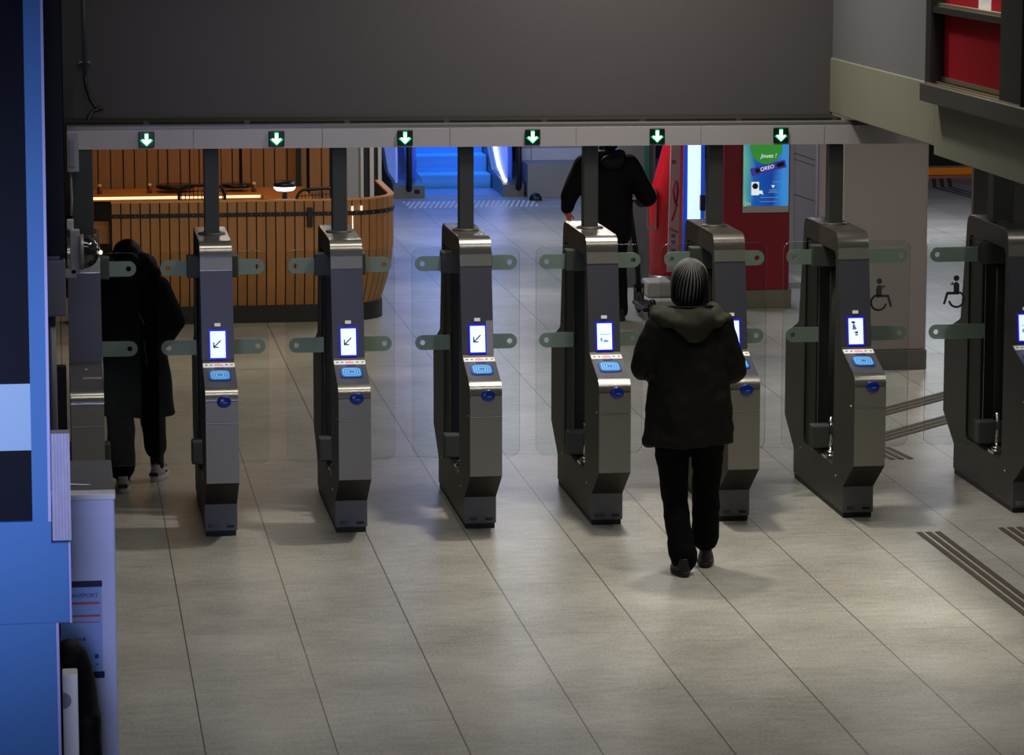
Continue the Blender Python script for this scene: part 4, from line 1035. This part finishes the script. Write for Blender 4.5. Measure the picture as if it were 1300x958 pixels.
# beanie with knitted ribs: pale ribs, dark furrows
def knit_mat():
    m = bpy.data.materials.new('beanie_rib_knit'); m.use_nodes = True; nt = m.node_tree; b = nt.nodes['Principled BSDF']
    tc = nt.nodes.new('ShaderNodeTexCoord'); sp = nt.nodes.new('ShaderNodeSeparateXYZ'); nt.links.new(tc.outputs['Object'], sp.inputs[0])
    at = nt.nodes.new('ShaderNodeMath'); at.operation = 'ARCTAN2'; nt.links.new(sp.outputs[1], at.inputs[0]); nt.links.new(sp.outputs[0], at.inputs[1])
    mu = nt.nodes.new('ShaderNodeMath'); mu.operation = 'MULTIPLY'; mu.inputs[1].default_value = 33; nt.links.new(at.outputs[0], mu.inputs[0])
    cs = nt.nodes.new('ShaderNodeMath'); cs.operation = 'COSINE'; nt.links.new(mu.outputs[0], cs.inputs[0])
    cr = nt.nodes.new('ShaderNodeValToRGB'); cr.color_ramp.elements[0].position = .0; cr.color_ramp.elements[0].color = rgb((38, 38, 38)); cr.color_ramp.elements[1].position = .9; cr.color_ramp.elements[1].color = rgb((140, 140, 136))
    nt.links.new(cs.outputs[0], cr.inputs[0]); nt.links.new(cr.outputs[0], b.inputs['Base Color']); b.inputs['Roughness'].default_value = .95; b.inputs['Specular IOR Level'].default_value = .1
    return m
bm = NB(); n = 132; prof = [(.080, -.045), (.088, -.02), (.092, 0), (.096, .03), (.098, .07), (.097, .11), (.090, .15), (.077, .18), (.055, .204), (.028, .218), (.008, .222)]
secs = []
for r, z in prof:
    secs.append([V((r * (1 + .085 * (.5 + .5 * math.cos(33 * 2 * PI * k / n))) * math.cos(2 * PI * k / n), r * 1.12 * (1 + .085 * (.5 + .5 * math.cos(33 * 2 * PI * k / n))) * math.sin(2 * PI * k / n), z)) for k in range(n)])
rings(bm, secs)
beanie = obj('beanie', bm, knit_mat(), man); beanie.location = (.003, .062, 1.600); beanie.rotation_euler = (.50, 0, 0)
bm = NB(); lathe(bm, [(.092, .0), (.101, .004), (.103, .028), (.098, .032)], n=40); cf = obj('beanie_cuff', bm, M('beanie_cuff', (52, 52, 52), .9, spec=.12), beanie); cf.scale = (1, 1.12, 1); cf.location = (0, 0, -.040); cf.scale = (.94, 1.05, 1)

# ---- person in long black coat between the two left gates
lx, ly = .50, 20.85
J = dict(pelvis=(0, 0, .86), chest=(-.01, 0, 1.19), neck=(-.03, .01, 1.35), head=(-.04, .05, 1.485), pitch=-.1, yaw=.15,
         shL=(-.165, 0, 1.30), shR=(.150, 0, 1.30), elL=(-.24, -.03, 1.05), elR=(.255, -.06, 1.09), wrL=(-.21, .12, .92), wrR=(.17, .10, .93),
         pnL=(1, 0, 0), pnR=(-1, 0, 0), tsL=1, tsR=-1,
         hipL=(-.085, 0, .83), hipR=(.09, 0, .83), knL=(-.10, -.04, .46), knR=(.105, .10, .46), anL=(-.095, -.16, .09), anR=(.135, .20, .12), toeL=(.05, 1), toeR=(.35, 1))
wom = build_body(J, skin, 'person', 'person in long black coat and white trainers walking through the far left passage')
wom.location = (lx, ly, 0)
coat = M('coat_black', (7, 8, 10), .85, 0, .12, 4, .1, 80, spec=.12)
bm = NB()
torso(bm, [(.47, .02, .02, .235, .175), (.60, .015, .01, .228, .168), (.80, .0, 0, .215, .155), (1.0, -.01, 0, .195, .14), (1.15, -.01, 0, .192, .135), (1.27, -.012, 0, .185, .12), (1.35, -.01, .0, .145, .10), (1.42, -.01, .01, .10, .08)], 30)
for s in 'LR':
    e = V(J['el' + s]); sh = V(J['sh' + s]); w = V(J['wr' + s])
    limb(bm, [sh, sh.lerp(e, .5), e, e.lerp(w, .9)], [.082, .076, .070, .058])
cm = blob(bm, .011, 'coat', 5, .012, 6, 31); obj('coat', cm, coat, wom)
bm = NB(); ball(bm, (-.042, .02, 1.515), (.100, .115, .110)); ball(bm, (-.035, -.05, 1.45), (.112, .075, .10)); ball(bm, (.030, -.02, 1.46), (.12, .09, .085)); ball(bm, (.06, -.01, 1.41), (.12, .08, .07)); ball(bm, (-.03, -.06, 1.37), (.13, .06, .07)); 
obj('hair', blob(bm, .009, 'hair', 3, .006, 20, 5), M('hair_black', (14, 12, 11), .55, 0, .2, 30, spec=.12), wom)
bm = NB()
limb(bm, [(-.085, 0, .80), (-.105, -.03, .45), (-.105, -.14, .16)], [.105, .090, .092]); limb(bm, [(.09, 0, .80), (.105, .09, .46), (.125, .18, .22)], [.105, .085, .075])
obj('trousers', blob(bm, .010, 'trousers', 4, .008, 9, 44), M('trousers_charcoal', (11, 12, 12), .85, spec=.12), wom)
sock_m = M('sock_black', (14, 14, 16), .8)
bm = NB(); limb(bm, [(.13, .19, .24), (.135, .20, .10)], [.048, .046], 14); obj('sock', blob(bm, .008, 'sock', 2), sock_m, wom)
bm = NB(); limb(bm, [(-.10, -.15, .2), (-.097, -.16, .09)], [.05, .048], 14); obj('sock', blob(bm, .008, 'sock', 2), sock_m, wom)
sm2 = shoe_mesh('shoe', .034); tr = [M('trainer_white', (172, 166, 164), .6), M('trainer_sole', (206, 200, 196), .6)]
for m in tr: sm2.materials.append(m)
bm = NB(); box(bm, -.030, .030, -.101, -.095, .036, .062, .004); lab = to_mesh(bm, 'heel_tab')
bm = NB(); box(bm, .037, .0465, .02, .06, .045, .06, .003); box(bm, -.0465, -.037, .02, .06, .045, .06, .003); stripe = to_mesh(bm, 'side_mark')
for loc, rz in (((-.097, -.15, 0), -.05), ((.140, .215, 0.0), -.35)):
    o = obj('trainer', sm2, tr, wom); o.location = loc; o.rotation_euler = (0, 0, rz)
    obj('heel_tab', lab, M('heel_dark', (40, 40, 42), .6), o); obj('side_mark', stripe, M('heel_dark', (40, 40, 42), .6), o)
bm = NB(); tube(bm, [(.02, -.16, 1.16), (.04, -.165, 1.12), (.055, -.168, 1.09)], .0035, 6); tube(bm, [(.05, -.17, .98), (.06, -.175, .90), (.068, -.178, .82)], .0035, 6)
obj('coat_cord', bm, M('cord_grey', (90, 88, 84), .6), wom)

# ---- person in black jacket beyond the gates, with kick scooter
bx, by = 4.83, 28.0
J = dict(pelvis=(0, 0, .92), chest=(0, .04, 1.27), neck=(.03, .06, 1.45), head=(.03, .10, 1.63), pitch=-.12,
         shL=(-.19, .03, 1.38), shR=(.20, .03, 1.37), elL=(-.345, -.04, 1.10), elR=(.37, -.02, 1.08), wrL=(-.355, .02, .985), wrR=(.33, .20, 1.03),
         hdL=(.25, .1, -1), pnL=(1, .2, 0), tsL=1, curlL=.6, hdR=(-.6, .7, .0), pnR=(-.3, -.2, -1), tsR=1, curlR=1.1,
         hipL=(-.09, 0, .90), hipR=(.09, 0, .90), knL=(-.10, .06, .49), knR=(.10, .0, .49), anL=(-.11, -.02, .085), anR=(.12, -.06, .085))
bk_ = build_body(J, skin_red, 'person', 'person in bulky black jacket beyond the gates, seen from behind, pushing a kick scooter')
bk_.location = (bx, by, 0)
pj = M('puffer_black', (6, 7, 9), .7, 0, .15, 6, .1, 60, spec=.12)
bm = NB()
torso(bm, [(.70, 0, 0, .21, .16), (.80, 0, 0, .232, .18), (1.0, 0, .01, .228, .175), (1.18, 0, .03, .225, .165), (1.32, .0, .04, .215, .15), (1.41, .02, .05, .15, .11), (1.48, .03, .06, .085, .085)], 30)
for s in 'LR':
    e = V(J['el' + s]); sh = V(J['sh' + s]); w = V(J['wr' + s])
    limb(bm, [sh, sh.lerp(e, .5), e, e.lerp(w, .85)], [.100, .092, .080, .058])
jm = blob(bm, .012, 'jacket', 5, .014, 6, 71); obj('jacket', jm, pj, bk_)
bm = NB(); 
for k in range(10):
    a = PI * k / 9; ball(bm, (.03 - .10 * math.cos(a), .05 - .10 * math.sin(a), 1.47), (.05, .05, .045), None, 12)
ball(bm, (.03, -.10, 1.41), (.11, .06, .075)); obj('hood', blob(bm, .011, 'hood', 4, .012, 10, 8), M('hood_black', (20, 21, 22), .55, 0, .2, 8, spec=.12), bk_)
bm = NB(); ball(bm, (.03, .085, 1.655), (.088, .104, .105)); ball(bm, (.03, .03, 1.58), (.078, .06, .09)); obj('hair', blob(bm, .009, 'hair', 3, .006, 20, 3), MATS['hair_black'], bk_)
bm = NB(); limb(bm, [(-.09, 0, .86), (-.10, .05, .49), (-.11, -.02, .09)], [.11, .08, .07]); limb(bm, [(.09, 0, .86), (.10, 0, .49), (.12, -.06, .09)], [.11, .08, .07]); ball(bm, (0, 0, .86), (.17, .125, .12))
obj('trousers', blob(bm, .011, 'trousers', 4, .008, 9, 14), tr_m, bk_)
for x, y in ((-.11, .0), (.12, -.04)):
    o = obj('shoe', sme, sh_m, bk_); o.location = (x, y, 0)
sc = thing('kick_scooter', 'black folding kick scooter held upright beside the person in black jacket', 'scooter', (5.20, 28.42, 0))
sb = M('scooter_black', (14, 15, 17), .4, .3)
bm = NB(); tube(bm, [(0, 0, .20), (-.02, -.02, .45), (-.075, -.05, .80), (-.115, -.08, 1.08)], [.028, .026, .024, .022], 14); obj('stem', bm, sb, sc)
bm = NB(); tube(bm, [(-.29, -.08, 1.085), (-.115, -.08, 1.10), (.10, -.08, 1.085)], .016, 10); hb = obj('handlebar', bm, sb, sc)
for x0, x1 in ((-.30, -.20), (.0, .11)):
    bm = NB(); cyl(bm, (x0, -.08, 1.087), (x1, -.08, 1.087), .021, n=14); obj('grip', bm, rubber, hb)
bm = NB(); tube(bm, [(-.20, -.12, 1.08), (-.21, -.15, .95), (-.17, -.12, .80), (-.10, -.08, .72)], .007, 6); tube(bm, [(-.14, -.13, 1.08), (-.16, -.15, .90), (-.12, -.12, .78)], .007, 6); obj('brake_cables', bm, M('cable_gloss', (60, 62, 66), .15), hb)
bm = NB(); box(bm, -.075, .075, -.62, -.06, .085, .125, .015, 3); obj('deck', bm, sb, sc)
for y in (.0, -.66):
    bm = NB(); t = bmesh.new()
    R_ = [[V((.028 * math.cos(2 * PI * j / 10), (.078 + .028 * math.sin(2 * PI * j / 10)) * math.cos(2 * PI * i / 28), (.078 + .028 * math.sin(2 * PI * j / 10)) * math.sin(2 * PI * i / 28))) for j in range(10)] for i in range(29)]
    rings(t, R_, cap=False); cyl(t, (-.02, 0, 0), (.02, 0, 0), .07, n=20); merge(bm, t, 0, Matrix.Translation((0, y, .106))); obj('wheel', bm, rubber, sc)
bm = NB(); box(bm, -.045, -.035, -.02, .02, .10, .26, .003); box(bm, .035, .045, -.02, .02, .10, .26, .003); box(bm, -.045, .045, -.03, .03, .225, .265, .006); obj('fork', bm, sb, sc)

# ------------------------------------------------------------------ lights
def area(name, loc, rot, size, power, col=(255, 255, 255), sy=None, spread=None):
    l = bpy.data.lights.new(name, 'AREA'); l.energy = power; l.color = rgb(col)[:3]; l.size = size
    if sy: l.shape = 'RECTANGLE'; l.size_y = sy
    if spread: l.spread = math.radians(spread)
    o = bpy.data.objects.new(name, l); COL.objects.link(o); o.location = loc; o.rotation_euler = tuple(math.radians(a) for a in rot); return o
# front hall ceiling lamps
area('hall_lamp', (3.2, 14.8, 6.4), (8, 0, 0), 7.0, 38, (255, 250, 242), .35, 110)
area('hall_lamp', (3.4, 17.9, 6.3), (0, 0, 0), 6.4, 42, (255, 249, 240), 1.0, 120)
area('hall_lamp', (3.5, 19.2, 5.4), (0, 0, 0), .3, 62, (255, 246, 232), .35, 120)
area('hall_lamp', (4.6, 16.6, 6.0), (0, 0, 0), .4, 22, (255, 246, 232), .4, 60)
# lamps under the low ceiling behind the gates
for x, y, p in ((1.9, 21.7, 8), (3.9, 21.7, 14), (1.6, 24.6, 12), (4.3, 24.6, 26), (8.2, 25.5, 40), (4.4, 29.5, 46), (9.5, 34.0, 90), (4.6, 34.5, 60), (6.6, 22.6, 26), (7.4, 29.8, 22)):  # last two added to brighten the pillar and the glass door
    area('back_hall_light', (x, y, 2.70), (0, 0, 0), .9, p, (255, 248, 240) if y < 27 else (238, 240, 255), .25)
area('desk_fill_light', (1.7, 25.0, 2.70), (42, 0, 0), 2.6, 19, (255, 232, 200), .25, 110)  # added unseen light that brightens the slatted desk front
area('warm_lamp', (1.2, 29.6, 2.6), (0, 0, 0), 1.6, 12, (255, 205, 140), .4)
area('blue_lamp', (4.9, 40.2, 2.6), (0, 0, 0), .9, 70, (30, 130, 255), .9)
area('blue_lamp', (4.9, 38.0, 2.2), (60, 0, 0), .9, 22, (30, 130, 255), .5)
area('blue_lamp', (4.2, 37.2, 2.6), (-10, 0, 0), .8, 10, (140, 160, 255), .8)
# added bluish fill light on the machine and counter, no source seen
area('kiosk_fill_light', (-.35, 9.2, 1.9), (90, 0, 0), .9, 15, (196, 206, 255), 1.8, 50)
area('case_fill_light', (4.86, 16.9, 2.845), (180, -60, 0), .05, .35, (255, 220, 210), 1.2)  # added small light at the sill, brightens the lower red panel
area('gate_fill_light', (6.3, 17.8, 2.9), (0, 0, 0), 1.8, 5, (255, 247, 234), .8)  # added light hidden by the right wall, for highlights on the right gates

w = bpy.data.worlds.new('world'); scn.world = w; w.use_nodes = True
w.node_tree.nodes['Background'].inputs[0].default_value = (.75, .85, 1, 1); w.node_tree.nodes['Background'].inputs[1].default_value = .03

# ------------------------------------------------------------------ camera
cam = bpy.data.cameras.new('camera'); co = bpy.data.objects.new('camera', cam); COL.objects.link(co)
cam.sensor_width = 36; cam.sensor_fit = 'HORIZONTAL'; cam.lens = 4100 / 1300 * 36
cam.shift_y = -45 / 1300; cam.clip_end = 200
co.location = (0, 0, 4.0525); co.rotation_euler = (math.radians(90 - 8.5171), 0, math.radians(-8.0997))
scn.camera = co
scn.view_settings.view_transform = 'Standard'; scn.view_settings.look = 'None'; scn.view_settings.exposure = 0.0
